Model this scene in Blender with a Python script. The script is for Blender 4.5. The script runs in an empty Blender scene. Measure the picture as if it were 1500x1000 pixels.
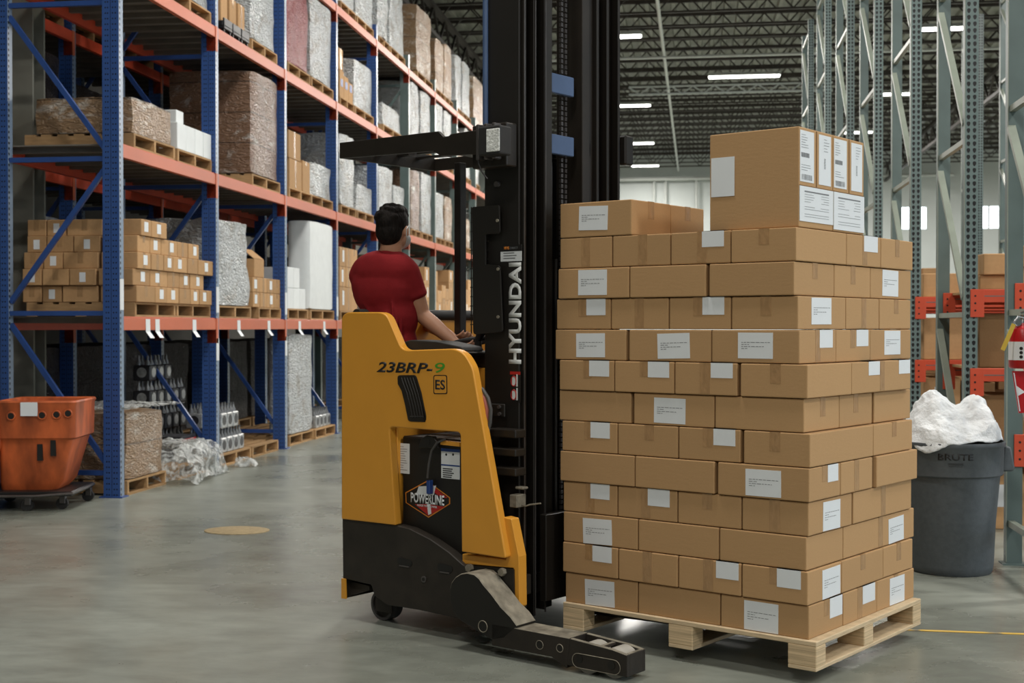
import bpy, bmesh, math, random
from mathutils import Vector, Matrix, noise
R = math.radians
sc = bpy.context.scene
COL = sc.collection
rnd = random.Random(7)
PSI = R(7.94); CP, SP = math.cos(PSI), math.sin(PSI)
CAMZ = 1.55; F = 1950.0; PITCH = math.atan(22/1950)

# ---------------------------------------------------------------- places
def W(r, d, z=0.0):
    """metres right of / in front of the photographer -> world (Y runs along the rack aisle)"""
    return Vector((r*CP - d*SP, r*SP + d*CP, z))
def ray(px, py):
    u = (px-750)/F; v = (500-py)/F
    d = math.cos(PITCH)+v*math.sin(PITCH); z = -math.sin(PITCH)+v*math.cos(PITCH)
    return u, d, z
ROT = -math.atan2(.5085, .861)
TX = Vector((math.cos(ROT), math.sin(ROT), 0)); SX = Vector((-math.sin(ROT), math.cos(ROT), 0))
CORNER = W(1.311, 5.72)
def onS(px, py, s):
    """point on the vertical plane y=s of the truck/pallet frame -> (t, z)"""
    u, d, z = ray(px, py); D = W(u, d, z)
    k = (s + CORNER.dot(SX)) / D.dot(SX)
    p = D*k; return p.dot(TX)-CORNER.dot(TX), p.z+CAMZ
def onT(px, py, t):
    u, d, z = ray(px, py); D = W(u, d, z)
    k = (t + CORNER.dot(TX)) / D.dot(TX)
    p = D*k; return p.dot(SX)-CORNER.dot(SX), p.z+CAMZ
def onX(px, py, X):
    u, d, z = ray(px, py); D = W(u, d, z); k = X/D.x; return D.y*k, D.z*k+CAMZ
def onY(px, py, Y):
    u, d, z = ray(px, py); D = W(u, d, z); k = Y/D.y; return D.x*k, D.z*k+CAMZ
def PW(t, s, z=0.0):
    return CORNER + TX*t + SX*s + Vector((0, 0, z))

# ---------------------------------------------------------------- materials
MATS = {}
def nt(name):
    m = bpy.data.materials.new(name); m.use_nodes = True
    t = m.node_tree; b = t.nodes['Principled BSDF']; MATS[name] = m
    return m, t, b
def node(t, kind, **kw):
    n = t.nodes.new(kind)
    for k, v in kw.items():
        if k.startswith('i_'):
            n.inputs[k[2:].replace('_', ' ')].default_value = v
        else: setattr(n, k, v)
    return n
def rgb(c): return (c[0], c[1], c[2], 1)
def srgb(r, g, b):
    f = lambda c: (c/255/12.92) if c/255 <= .04045 else ((c/255+.055)/1.055)**2.4
    return (f(r), f(g), f(b))
def mat(name, col, rough=.5, metal=0, var=.08, scale=12, bump=0, bscale=60, spec=.5, objvar=0, stretch=(1,1,1), coat=0):
    """plain surface with a little mottling in colour and relief"""
    m, t, b = nt(name); L = t.links
    tc = node(t, 'ShaderNodeTexCoord'); mp = node(t, 'ShaderNodeMapping'); mp.inputs['Scale'].default_value = stretch
    L.new(tc.outputs['Object'], mp.inputs['Vector'])
    n = node(t, 'ShaderNodeTexNoise', i_Scale=scale, i_Detail=5.0); L.new(mp.outputs[0], n.inputs['Vector'])
    mr = node(t, 'ShaderNodeMapRange'); mr.inputs[1].default_value = .25; mr.inputs[2].default_value = .75
    mr.inputs[3].default_value = 1-var; mr.inputs[4].default_value = 1+var
    L.new(n.outputs['Fac'], mr.inputs[0])
    mul = node(t, 'ShaderNodeMix', data_type='RGBA', blend_type='MULTIPLY'); mul.inputs[0].default_value = 1
    mul.inputs[6].default_value = rgb(col); L.new(mr.outputs[0], mul.inputs[7])
    out = mul.outputs[2]
    if objvar:
        oi = node(t, 'ShaderNodeObjectInfo'); m2 = node(t, 'ShaderNodeMapRange')
        m2.inputs[3].default_value = 1-objvar; m2.inputs[4].default_value = 1+objvar
        L.new(oi.outputs['Random'], m2.inputs[0])
        mu2 = node(t, 'ShaderNodeMix', data_type='RGBA', blend_type='MULTIPLY'); mu2.inputs[0].default_value = 1
        L.new(out, mu2.inputs[6]); L.new(m2.outputs[0], mu2.inputs[7]); out = mu2.outputs[2]
    L.new(out, b.inputs['Base Color'])
    b.inputs['Roughness'].default_value = rough; b.inputs['Metallic'].default_value = metal
    b.inputs['Specular IOR Level'].default_value = spec
    if coat: b.inputs['Coat Weight'].default_value = coat; b.inputs['Coat Roughness'].default_value = .15
    if bump:
        n2 = node(t, 'ShaderNodeTexNoise', i_Scale=bscale, i_Detail=4.0); L.new(mp.outputs[0], n2.inputs['Vector'])
        bp = node(t, 'ShaderNodeBump', i_Strength=bump, i_Distance=.01); L.new(n2.outputs['Fac'], bp.inputs['Height'])
        L.new(bp.outputs[0], b.inputs['Normal'])
    return m
def emit(name, col, strength):
    m, t, b = nt(name)
    b.inputs['Base Color'].default_value = rgb(col)
    b.inputs['Emission Color'].default_value = rgb(col); b.inputs['Emission Strength'].default_value = strength
    return m
def holes(name, col, axis, cols, r=.009, pitch=.05, tall=1.0, rough=.4, seam=False, scuff=0):
    """painted steel face with columns of punched holes; axis = object axis across the face"""
    m, t, b = nt(name); L = t.links
    tc = node(t, 'ShaderNodeTexCoord'); sx = node(t, 'ShaderNodeSeparateXYZ'); L.new(tc.outputs['Object'], sx.inputs[0])
    def M(op, a, bb=None):
        n = node(t, 'ShaderNodeMath', operation=op)
        for i, v in enumerate((a, bb)):
            if v is None: continue
            if isinstance(v, (int, float)): n.inputs[i].default_value = v
            else: L.new(v, n.inputs[i])
        return n.outputs[0]
    across = sx.outputs[axis]
    q = M('MULTIPLY', M('SUBTRACT', M('FRACT', M('DIVIDE', sx.outputs['Z'], pitch)), .5), pitch/tall)
    mask = None
    for c in cols:
        p = M('SUBTRACT', across, c)
        # teardrop: narrower towards the foot of the hole
        w = M('MULTIPLY', p, M('SUBTRACT', 1.15, M('MULTIPLY', q, 22.0)))
        d = M('SQRT', M('ADD', M('POWER', w, 2), M('POWER', q, 2)))
        k = M('LESS_THAN', d, r)
        mask = k if mask is None else M('MAXIMUM', mask, k)
    if seam:
        mask = M('MAXIMUM', mask, M('LESS_THAN', M('ABSOLUTE', M('SUBTRACT', across, 0.0)), .0022))
    n = node(t, 'ShaderNodeTexNoise', i_Scale=5.0, i_Detail=6.0); L.new(tc.outputs['Object'], n.inputs['Vector'])
    mx0 = node(t, 'ShaderNodeMix', data_type='RGBA'); mx0.inputs[6].default_value = rgb([c*.82 for c in col]); mx0.inputs[7].default_value = rgb([min(1, c*1.2) for c in col])
    L.new(n.outputs['Fac'], mx0.inputs[0])
    mx = node(t, 'ShaderNodeMix', data_type='RGBA'); L.new(mask, mx.inputs[0])
    L.new(mx0.outputs[2], mx.inputs[6]); mx.inputs[7].default_value = (.006, .006, .007, 1)
    L.new(mx.outputs[2], b.inputs['Base Color'])
    b.inputs['Roughness'].default_value = rough
    return m

CARD = srgb(178, 142, 100)
mat('cardboard', CARD, .75, var=.05, scale=140, bump=.05, bscale=30, spec=.25, objvar=.05, stretch=(1, 1, 3))
mat('cardboard_dark', srgb(140, 108, 74), .8, var=.06, scale=90, bump=.1, spec=.2, objvar=.1)
mat('cardboard_far', srgb(182, 144, 102), .8, var=.06, scale=30, spec=.2, objvar=.14)
mat('box_tape', srgb(168, 132, 92), .2, var=.16, scale=45, bump=.6, bscale=28, spec=.6, stretch=(1, 1, .4))
mat('label_paper', srgb(222, 226, 228), .5, var=.015, spec=.3)
mat('print_ink', srgb(120, 122, 124), .6, var=0)
mat('ink_black', srgb(24, 22, 20), .5, var=0)
mat('pallet_wood', srgb(206, 184, 150), .7, var=.16, scale=14, bump=.2, spec=.2, stretch=(1, 1, 12), objvar=.05)
mat('pallet_ply', srgb(202, 178, 142), .7, var=.3, scale=9, bump=.2, spec=.2, stretch=(.3, .3, 14), objvar=.06)
mat('old_wood', srgb(172, 138, 98), .8, var=.2, scale=8, spec=.2, objvar=.18, stretch=(1, 1, 5))
mat('truck_amber', srgb(218, 152, 52), .42, var=.03, scale=6, bump=.04, bscale=160, spec=.45)
mat('truck_black', srgb(34, 29, 23), .45, var=.25, scale=7, bump=.05, bscale=60, spec=.4)
mat('mast_black', srgb(25, 21, 17), .42, var=.15, scale=9, spec=.4, stretch=(1, 1, .2))
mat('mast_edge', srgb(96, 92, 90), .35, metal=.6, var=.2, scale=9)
mat('worn_steel', srgb(128, 122, 108), .7, var=.5, scale=16, bump=.3, bscale=30, spec=.3)
mat('chassis_grime', srgb(40, 34, 27), .6, var=.35, scale=9, bump=.1, bscale=30)
mat('battery_black', srgb(25, 22, 18), .5, var=.15, scale=6)
mat('chrome', srgb(190, 190, 190), .25, metal=1, var=.05)
mat('rubber', srgb(34, 33, 32), .7, var=.15, scale=20)
mat('roller_grey', srgb(170, 166, 156), .6, var=.12, scale=20)
mat('hose_pink', srgb(176, 104, 94), .5, var=.1)
mat('hose_grey', srgb(70, 68, 66), .5, var=.1)
mat('hose_black', srgb(26, 25, 24), .35, var=.1)
mat('bracket_blue', srgb(66, 88, 122), .5, var=.1)
mat('white_vinyl', srgb(214, 216, 214), .5, var=0)
mat('green_vinyl', srgb(64, 150, 44), .5, var=0)
mat('red_vinyl', srgb(176, 34, 30), .45, var=.05)
mat('orange_vinyl', srgb(214, 128, 44), .45, var=.05)
mat('blue_vinyl', srgb(32, 64, 128), .45, var=.05)
mat('lamp_lens', srgb(226, 228, 224), .25, var=.3, scale=60, bump=.8, bscale=80)
mat('shirt_red', srgb(134, 34, 38), .9, var=.08, scale=25, bump=.15, bscale=200, spec=.15)
mat('skin', srgb(186, 138, 110), .5, var=.05, scale=12, spec=.35)
mat('hair', srgb(24, 19, 16), .7, var=.5, scale=60, bump=1.0, bscale=90, stretch=(1, 1, .3), spec=.15)
mat('denim', srgb(38, 40, 48), .8, var=.1)
mat('mask_white', srgb(214, 220, 222), .7, var=.05)
mat('rack_blue', srgb(44, 74, 134), .36, var=.18, scale=4)
mat('rack_green', srgb(92, 108, 106), .42, var=.2, scale=3)
mat('rack_green_pale', srgb(134, 142, 130), .4, var=.15, scale=4)
mat('beam_orange_lit', srgb(192, 98, 64), .45, var=.12, scale=3, stretch=(1, .4, 1))  # aisle-side beams and connectors: lit tone put into the orange
mat('beam_red', srgb(198, 76, 48), .45, var=.12, scale=4)  # right rack beams; also the shaded tone of left rear beams
mat('deck_steel', srgb(112, 106, 98), .5, var=.2, scale=5)
mat('trash_grey', srgb(80, 86, 90), .55, var=.14, scale=30, bump=.1, bscale=90)
mat('trash_lid_line', srgb(62, 66, 70), .5, var=.1)
mat('foam_white', srgb(232, 236, 238), .8, var=.06, scale=30, bump=.9, bscale=45, spec=.3)
mat('bin_orange', srgb(178, 86, 42), .55, var=.6, scale=7, bump=.15, bscale=14, stretch=(1, 1, .4))
mat('ext_red', srgb(178, 24, 30), .3, var=.06)
mat('yellow_vinyl', srgb(214, 178, 60), .5, var=.05)
mat('column_grey', srgb(118, 118, 108), .7, var=.15, scale=4)
mat('wall_white', srgb(206, 212, 210), .7, var=.05, scale=1)
mat('wall_dark', srgb(90, 88, 82), .8, var=.1, scale=1)
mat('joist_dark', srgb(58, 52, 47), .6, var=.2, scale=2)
mat('joist_lit', srgb(190, 196, 194), .5, var=.1, scale=2)  # joist colour with the strip lamp's light put in
mat('pipe_white', srgb(200, 204, 200), .5, var=.05)
mat('white_carton', srgb(222, 226, 226), .6, var=.04, scale=10, objvar=.04)
mat('patch_tan', srgb(150, 132, 98), .8, var=.3, scale=30)
mat('line_yellow', srgb(198, 160, 60), .7, var=.25, scale=20)
mat('neck_grey', srgb(120, 122, 124), .3, var=.3, scale=30, metal=.3)
mat('pack_dark', srgb(40, 40, 44), .4, var=.3, scale=20)
mat('pack_silver', srgb(168, 170, 170), .35, var=.35, scale=30, metal=.4)
mat('tray_black', srgb(24, 23, 23), .4, var=.2)
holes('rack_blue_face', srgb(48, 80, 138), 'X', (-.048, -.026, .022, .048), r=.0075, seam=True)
holes('rack_blue_lit_side', srgb(120, 138, 160), 'Y', (-.02, .02), r=.014, rough=.3)  # aisle face of the blue posts, its light painted in as paler blue
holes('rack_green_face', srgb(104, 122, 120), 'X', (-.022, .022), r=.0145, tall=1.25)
holes('rack_green_lit_aisle', srgb(150, 160, 156), 'Y', (-.02, .02), r=.014, rough=.3)  # green posts' aisle face, lightened in colour as if lit

def wrap(name, under, film, cover=.5, scale=3.0, carton=None, stretch=(1, 1, 2.5), crease=.05):
    """pallet load under stretch film: cartons show where the film is thin, bright creases where it bunches"""
    m, t, b = nt(name); L = t.links
    tc = node(t, 'ShaderNodeTexCoord'); mp = node(t, 'ShaderNodeMapping'); mp.inputs['Scale'].default_value = stretch
    L.new(tc.outputs['Object'], mp.inputs['Vector'])
    oi = node(t, 'ShaderNodeObjectInfo'); va = node(t, 'ShaderNodeVectorMath', operation='ADD')
    cx = node(t, 'ShaderNodeCombineXYZ'); mm = node(t, 'ShaderNodeMath', operation='MULTIPLY'); mm.inputs[1].default_value = 40
    L.new(oi.outputs['Random'], mm.inputs[0]); L.new(mm.outputs[0], cx.inputs[0]); L.new(mm.outputs[0], cx.inputs[1])
    L.new(mp.outputs[0], va.inputs[0]); L.new(cx.outputs[0], va.inputs[1])
    n1 = node(t, 'ShaderNodeTexNoise', i_Scale=scale, i_Detail=8.0, i_Roughness=.75, i_Distortion=.5)
    L.new(va.outputs[0], n1.inputs['Vector'])
    cr = node(t, 'ShaderNodeMapRange'); cr.inputs[1].default_value = .62-cover*.35; cr.inputs[2].default_value = .75-cover*.3
    L.new(n1.outputs['Fac'], cr.inputs[0])
    mx = node(t, 'ShaderNodeMix', data_type='RGBA'); L.new(cr.outputs[0], mx.inputs[0])
    if carton:
        cc = node(t, 'ShaderNodeVectorMath', operation='FRACTION'); dv = node(t, 'ShaderNodeVectorMath', operation='DIVIDE')
        dv.inputs[1].default_value = carton; L.new(tc.outputs['Object'], dv.inputs[0]); L.new(dv.outputs[0], cc.inputs[0])
        sp = node(t, 'ShaderNodeSeparateXYZ'); L.new(cc.outputs[0], sp.inputs[0])
        lt = []
        for ax, th in (('X', .025), ('Y', .025), ('Z', .04)):
            q = node(t, 'ShaderNodeMath', operation='LESS_THAN'); q.inputs[1].default_value = th; L.new(sp.outputs[ax], q.inputs[0]); lt.append(q)
        a = lt[2]
        dk = node(t, 'ShaderNodeMix', data_type='RGBA'); L.new(a.outputs[0], dk.inputs[0])
        dk.inputs[6].default_value = rgb(under); dk.inputs[7].default_value = rgb([c*.35 for c in under]); L.new(dk.outputs[2], mx.inputs[6])
    else: mx.inputs[6].default_value = rgb(under)
    mx.inputs[7].default_value = rgb(film)
    L.new(mx.outputs[2], b.inputs['Base Color'])
    b.inputs['Roughness'].default_value = .28; b.inputs['Specular IOR Level'].default_value = .55
    n2 = node(t, 'ShaderNodeTexNoise', i_Scale=scale*4, i_Detail=6.0, i_Distortion=2.0); L.new(va.outputs[0], n2.inputs['Vector'])
    bp = node(t, 'ShaderNodeBump', i_Strength=1.0, i_Distance=crease); L.new(n2.outputs['Fac'], bp.inputs['Height']); L.new(bp.outputs[0], b.inputs['Normal'])
    return m
wrap('wrap_white', srgb(186, 182, 172), srgb(226, 231, 232), .8, 3.2, None, (1, 1, 1.6), .16)
wrap('wrap_kraft', srgb(158, 128, 96), srgb(212, 206, 196), .30, 2.6, (.4, .4, .32))
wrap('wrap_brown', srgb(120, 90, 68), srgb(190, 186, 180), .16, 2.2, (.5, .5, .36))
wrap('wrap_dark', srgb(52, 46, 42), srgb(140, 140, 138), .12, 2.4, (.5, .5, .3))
wrap('wrap_red', srgb(156, 6, 24), srgb(196, 90, 100), .02, 4.4, None, (1, 1, 1.6), .12)
def film_mat():
    m, t, b = nt('loose_film'); L = t.links
    n = node(t, 'ShaderNodeTexNoise', i_Scale=9.0, i_Detail=6.0, i_Distortion=1.5)
    tc = node(t, 'ShaderNodeTexCoord'); L.new(tc.outputs['Object'], n.inputs['Vector'])
    mr = node(t, 'ShaderNodeMapRange'); mr.inputs[1].default_value = .38; mr.inputs[2].default_value = .62
    mr.inputs[3].default_value = .10; mr.inputs[4].default_value = .8
    L.new(n.outputs['Fac'], mr.inputs[0]); L.new(mr.outputs[0], b.inputs['Alpha'])
    b.inputs['Base Color'].default_value = rgb(srgb(214, 218, 216)); b.inputs['Roughness'].default_value = .25
    n2 = node(t, 'ShaderNodeTexNoise', i_Scale=22.0, i_Detail=5.0, i_Distortion=2.0); L.new(tc.outputs['Object'], n2.inputs['Vector'])
    bp = node(t, 'ShaderNodeBump', i_Strength=.9, i_Distance=.03); L.new(n2.outputs['Fac'], bp.inputs['Height']); L.new(bp.outputs[0], b.inputs['Normal'])
film_mat()
def floor_mat():
    m, t, b = nt('concrete'); L = t.links
    tc = node(t, 'ShaderNodeTexCoord')
    n1 = node(t, 'ShaderNodeTexNoise', i_Scale=.55, i_Detail=8.0, i_Roughness=.6, i_Distortion=.2); L.new(tc.outputs['Object'], n1.inputs['Vector'])
    mpf = node(t, 'ShaderNodeMapping'); mpf.inputs['Scale'].default_value = (1, 2.2, 1); mpf.inputs['Rotation'].default_value = (0, 0, R(-20)); L.new(tc.outputs['Object'], mpf.inputs['Vector'])
    n2 = node(t, 'ShaderNodeTexNoise', i_Scale=3.2, i_Detail=10.0, i_Roughness=.72, i_Distortion=.25); L.new(mpf.outputs[0], n2.inputs['Vector'])
    cr = node(t, 'ShaderNodeValToRGB'); e = cr.color_ramp.elements
    e[0].position = .3; e[0].color = rgb(srgb(112, 115, 105)); e[1].position = .72; e[1].color = rgb(srgb(150, 155, 146))
    L.new(n1.outputs['Fac'], cr.inputs[0])
    mr = node(t, 'ShaderNodeMapRange'); mr.inputs[1].default_value = .3; mr.inputs[2].default_value = .7; mr.inputs[3].default_value = .78; mr.inputs[4].default_value = 1.16
    L.new(n2.outputs['Fac'], mr.inputs[0])
    mu = node(t, 'ShaderNodeMix', data_type='RGBA', blend_type='MULTIPLY'); mu.inputs[0].default_value = 1
    L.new(cr.outputs[0], mu.inputs[6]); L.new(mr.outputs[0], mu.inputs[7])
    # saw-cut control joints
    sp = node(t, 'ShaderNodeSeparateXYZ'); L.new(tc.outputs['Object'], sp.inputs[0])
    L.new(mu.outputs[2], b.inputs['Base Color'])
    r2 = node(t, 'ShaderNodeMapRange'); r2.inputs[1].default_value = .35; r2.inputs[2].default_value = .7; r2.inputs[3].default_value = .2; r2.inputs[4].default_value = .42
    L.new(n1.outputs['Fac'], r2.inputs[0]); L.new(r2.outputs[0], b.inputs['Roughness'])
    b.inputs['Specular IOR Level'].default_value = .5
    bp = node(t, 'ShaderNodeBump', i_Strength=.03, i_Distance=.01); L.new(n2.outputs['Fac'], bp.inputs['Height']); L.new(bp.outputs[0], b.inputs['Normal'])
floor_mat()
emit('lamp_glow', (1.0, .98, .93), 9.0)
emit('window_glow', (.86, .93, 1.0), 5.0)

# ---------------------------------------------------------------- mesh building
class MB:
    def __init__(s): s.v = []; s.f = []; s.m = []
    def add(s, vs, fs, m=0):
        o = len(s.v); s.v += [tuple(v) for v in vs]; s.f += [tuple(i+o for i in f) for f in fs]; s.m += [m]*len(fs) if isinstance(m, int) else list(m)
        return s
    def box(s, x0, x1, y0, y1, z0, z1, m=0, faces=None):
        vs = [(x, y, z) for z in (z0, z1) for y in (y0, y1) for x in (x0, x1)]
        fs = [(0, 2, 3, 1), (4, 5, 7, 6), (0, 1, 5, 4), (2, 6, 7, 3), (0, 4, 6, 2), (1, 3, 7, 5)]  # -z +z -y +y -x +x
        return s.add(vs, fs, faces if faces else m)
    def bar(s, p, q, w, h, m=0, up=(0, 0, 1)):
        p = Vector(p); q = Vector(q); d = (q-p).normalized(); up = Vector(up)
        if abs(d.dot(up)) > .99: up = Vector((0, 1, 0))
        a = d.cross(up).normalized()*w/2; b = a.cross(d).normalized()*h/2
        vs = [c+i*a+j*b for c in (p, q) for i, j in ((-1, -1), (1, -1), (1, 1), (-1, 1))]
        return s.add(vs, [(0, 3, 2, 1), (4, 5, 6, 7), (0, 1, 5, 4), (1, 2, 6, 5), (2, 3, 7, 6), (3, 0, 4, 7)], m)
    def prism(s, pts, lo, hi, plane='xz', m=0):
        """polygon (a,b) extruded along the third axis from lo to hi"""
        ar = sum(pts[i][0]*pts[(i+1) % len(pts)][1]-pts[(i+1) % len(pts)][0]*pts[i][1] for i in range(len(pts)))
        if ar < 0: pts = pts[::-1]
        mk = {'xz': lambda a, b, c: (a, c, b), 'yz': lambda a, b, c: (c, a, b), 'xy': lambda a, b, c: (a, b, c)}[plane]
        n = len(pts); vs = [mk(a, b, lo) for a, b in pts]+[mk(a, b, hi) for a, b in pts]
        fs = [tuple(range(n)), tuple(range(2*n-1, n-1, -1))]+[(i+n, (i+1) % n+n, (i+1) % n, i) for i in range(n)]
        if plane != 'xz': fs = [f[::-1] for f in fs]
        return s.add(vs, fs, m)
    def cyl(s, p, q, r, r2=None, n=16, m=0, cap=True):
        p = Vector(p); q = Vector(q); d = (q-p).normalized(); r2 = r if r2 is None else r2
        a = d.orthogonal().normalized(); b = d.cross(a)
        vs = [c+(a*math.cos(k*2*math.pi/n)+b*math.sin(k*2*math.pi/n))*rr for c, rr in ((p, r), (q, r2)) for k in range(n)]
        fs = [(k, (k+1) % n, (k+1) % n+n, k+n) for k in range(n)]
        if cap: fs += [tuple(range(n-1, -1, -1)), tuple(range(n, 2*n))]
        return s.add(vs, fs, m)
    def tube(s, pts, r, n=8, m=0):
        pts = [Vector(p) for p in pts]; rings = []; a = None
        rs = r if isinstance(r, (list, tuple)) else [r]*len(pts)
        vs = []
        for i, p in enumerate(pts):
            d = (pts[min(i+1, len(pts)-1)]-pts[max(i-1, 0)]).normalized()
            a = d.orthogonal().normalized() if a is None else (a-d*a.dot(d)).normalized()
            b = d.cross(a)
            vs += [p+(a*math.cos(k*2*math.pi/n)+b*math.sin(k*2*math.pi/n))*rs[i] for k in range(n)]
        fs = [(i*n+k, i*n+(k+1) % n, (i+1)*n+(k+1) % n, (i+1)*n+k) for i in range(len(pts)-1) for k in range(n)]
        fs += [tuple(range(n-1, -1, -1)), tuple(range((len(pts)-1)*n, len(pts)*n))]
        return s.add(vs, fs, m)
    def lathe(s, prof, c=(0, 0, 0), n=32, m=0):
        vs = []; c = Vector(c)
        for r_, z in prof: vs += [c+Vector((r_*math.cos(k*2*math.pi/n), r_*math.sin(k*2*math.pi/n), z)) for k in range(n)]
        fs = [(i*n+k, i*n+(k+1) % n, (i+1)*n+(k+1) % n, (i+1)*n+k) for i in range(len(prof)-1) for k in range(n)]
        fs += [tuple(range(n-1, -1, -1)), tuple(range((len(prof)-1)*n, len(prof)*n))]
        return s.add(vs, fs, m)
    def ell(s, c, r, n=16, m=0, rot=None):
        c = Vector(c); vs = []; h = n//2
        Rm = rot or Matrix.Identity(3)
        for i in range(1, h):
            th = math.pi*i/h
            for k in range(n):
                ph = 2*math.pi*k/n
                vs.append(c+Rm@Vector((r[0]*math.sin(th)*math.cos(ph), r[1]*math.sin(th)*math.sin(ph), r[2]*math.cos(th))))
        t0 = len(vs); vs += [c+Rm@Vector((0, 0, r[2])), c-Rm@Vector((0, 0, r[2]))]
        fs = [(i*n+k, (i+1)*n+k, (i+1)*n+(k+1) % n, i*n+(k+1) % n) for i in range(h-2) for k in range(n)]
        fs += [(t0, k, (k+1) % n) for k in range(n)]+[(t0+1, (h-2)*n+(k+1) % n, (h-2)*n+k) for k in range(n)]
        return s.add(vs, fs, m)
    def build(s, name, mats, parent=None, smooth=False, bevel=0, loc=None, rotz=None, seg=1):
        me = bpy.data.meshes.new(name); me.from_pydata(s.v, [], s.f)
        if isinstance(mats, str): mats = [mats]
        for m in mats: me.materials.append(MATS[m])
        if any(s.m): me.polygons.foreach_set('material_index', s.m)
        if smooth: me.polygons.foreach_set('use_smooth', [True]*len(me.polygons))
        me.update()
        o = bpy.data.objects.new(name, me); COL.objects.link(o)
        if parent: o.parent = parent
        if loc is not None: o.location = loc
        if rotz is not None: o.rotation_euler = (0, 0, rotz)
        if bevel:
            b = o.modifiers.new('edge', 'BEVEL'); b.width = bevel; b.segments = seg; b.limit_method = 'ANGLE'; b.angle_limit = R(40)
        if smooth:
            try: me.set_sharp_from_angle(angle=R(38))
            except Exception: pass
        return o
def tag(o, label=None, cat=None, group=None, kind=None):
    if label: o['label'] = label
    if cat: o['category'] = cat
    if group: o['group'] = group
    if kind: o['kind'] = kind
    return o
def thing(name, label, cat, loc=(0, 0, 0), rotz=0, group=None):
    o = bpy.data.objects.new(name, None); COL.objects.link(o); o.empty_display_size = .1
    o.location = loc; o.rotation_euler = (0, 0, rotz)
    return tag(o, label, cat, group)
def struct(name, mb, m, **k): return tag(mb.build(name, m, **k), kind='structure')
def dup(root, loc=None, rotz=None, label=None, group=None):
    r = root.copy(); COL.objects.link(r)
    if loc is not None: r.location = loc
    if rotz is not None: r.rotation_euler = (0, 0, rotz)
    if label: r['label'] = label
    if group: r['group'] = group
    for ch in list(root.children):
        c = ch.copy(); COL.objects.link(c); c.parent = r
        for g in ch.children:
            d = g.copy(); COL.objects.link(d); d.parent = c
    return r
def textmesh(name, body, m, origin, ax, ay, w, h, parent=None, bold=0, shear=0, depth=.0012):
    """lettering as thin raised mesh, fitted in a w x h rectangle spanned by ax, ay from origin"""
    cu = bpy.data.curves.new(name, 'FONT'); cu.body = body; cu.offset = bold; cu.extrude = .0; cu.shear = shear; cu.resolution_u = 3
    tmp = bpy.data.objects.new('tmp_text', cu); COL.objects.link(tmp)
    bpy.context.view_layer.update()
    me = bpy.data.meshes.new_from_object(tmp.evaluated_get(bpy.context.evaluated_depsgraph_get()))
    bpy.data.objects.remove(tmp); bpy.data.curves.remove(cu)
    xs = [v.co.x for v in me.vertices]; ys = [v.co.y for v in me.vertices]
    x0, x1, y0, y1 = min(xs), max(xs), min(ys), max(ys)
    ax = Vector(ax); ay = Vector(ay); o3 = Vector(origin)
    for v in me.vertices:
        v.co = o3+ax*((v.co.x-x0)/(x1-x0)*w)+ay*((v.co.y-y0)/(y1-y0)*h)
    me.materials.clear(); me.materials.append(MATS[m]); me.name = name
    o = bpy.data.objects.new(name, me); COL.objects.link(o)
    if parent: o.parent = parent
    so = o.modifiers.new('thick', 'SOLIDIFY'); so.thickness = .0005; so.offset = 0
    return o
# ================================================================= camera
cam = bpy.data.cameras.new('camera'); co = bpy.data.objects.new('camera', cam); COL.objects.link(co)
cam.sensor_width = 36; cam.lens = F/1500*36; cam.clip_end = 300
co.location = (0, 0, CAMZ); co.rotation_euler = (R(90)-PITCH, 0, PSI)
cam.dof.use_dof = True; cam.dof.focus_distance = 6.2; cam.dof.aperture_fstop = 4.5
sc.camera = co
# ================================================================= building shell
XL, XR, Y0, Y1, ZC = -11.0, 24.0, -16.0, 66.0, 10.0
struct('floor', MB().box(XL, XR, Y0, Y1, -.2, 0), 'concrete')
def deck():
    mb = MB(); y = Y0; 
    # fluted roof deck, flutes run along Y
    pts = []; x = XL-.2
    while x < XR+.2:
        pts += [(x, ZC), (x+.10, ZC), (x+.13, ZC+.08), (x+.32, ZC+.08)]; x += .35
    vs = [(a, yy, b) for yy in (Y0, Y1+.2) for a, b in pts]; n = len(pts)
    mb.add(vs, [(i+n, i+n+1, i+1, i) for i in range(n-1)])
    mb.box(XL-.2, XR+.2, Y0, Y1+.2, ZC+.1, ZC+.2)
    return mb
mat('roof_deck', srgb(128, 130, 120), .5, var=.12, scale=1)
struct('ceiling', deck(), 'roof_deck')
def panelled_wall(name, x0, x1, y, holes_):
    mb = MB(); xs = sorted({x0, x1}|{h[0] for h in holes_}|{h[1] for h in holes_})
    for a, b in zip(xs, xs[1:]):
        hs = [h for h in holes_ if h[0] < (a+b)/2 < h[1]]
        if hs:
            mb.box(a, b, y, y+.2, 0, hs[0][2]); mb.box(a, b, y, y+.2, hs[0][3], ZC)
        else: mb.box(a, b, y, y+.2, 0, ZC)
    x = x0
    while x < x1:                                     # standing seams
        if not any(h[0]-.06 < x < h[1]+.06 for h in holes_): mb.box(x, x+.04, y-.03, y, 0, ZC)
        x += 1.2
    return struct(name, mb, 'wall_white')
def wx(px, Y): return onY(px, 478, Y)[0]
WIN = [(wx(1314, Y1), wx(1359, Y1), 6.15, 7.35), (wx(1428, Y1), wx(1468, Y1), 6.15, 7.35), (wx(1536, Y1), wx(1576, Y1), 6.15, 7.35)]
panelled_wall('wall_far', XL, XR, Y1, WIN)
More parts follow.
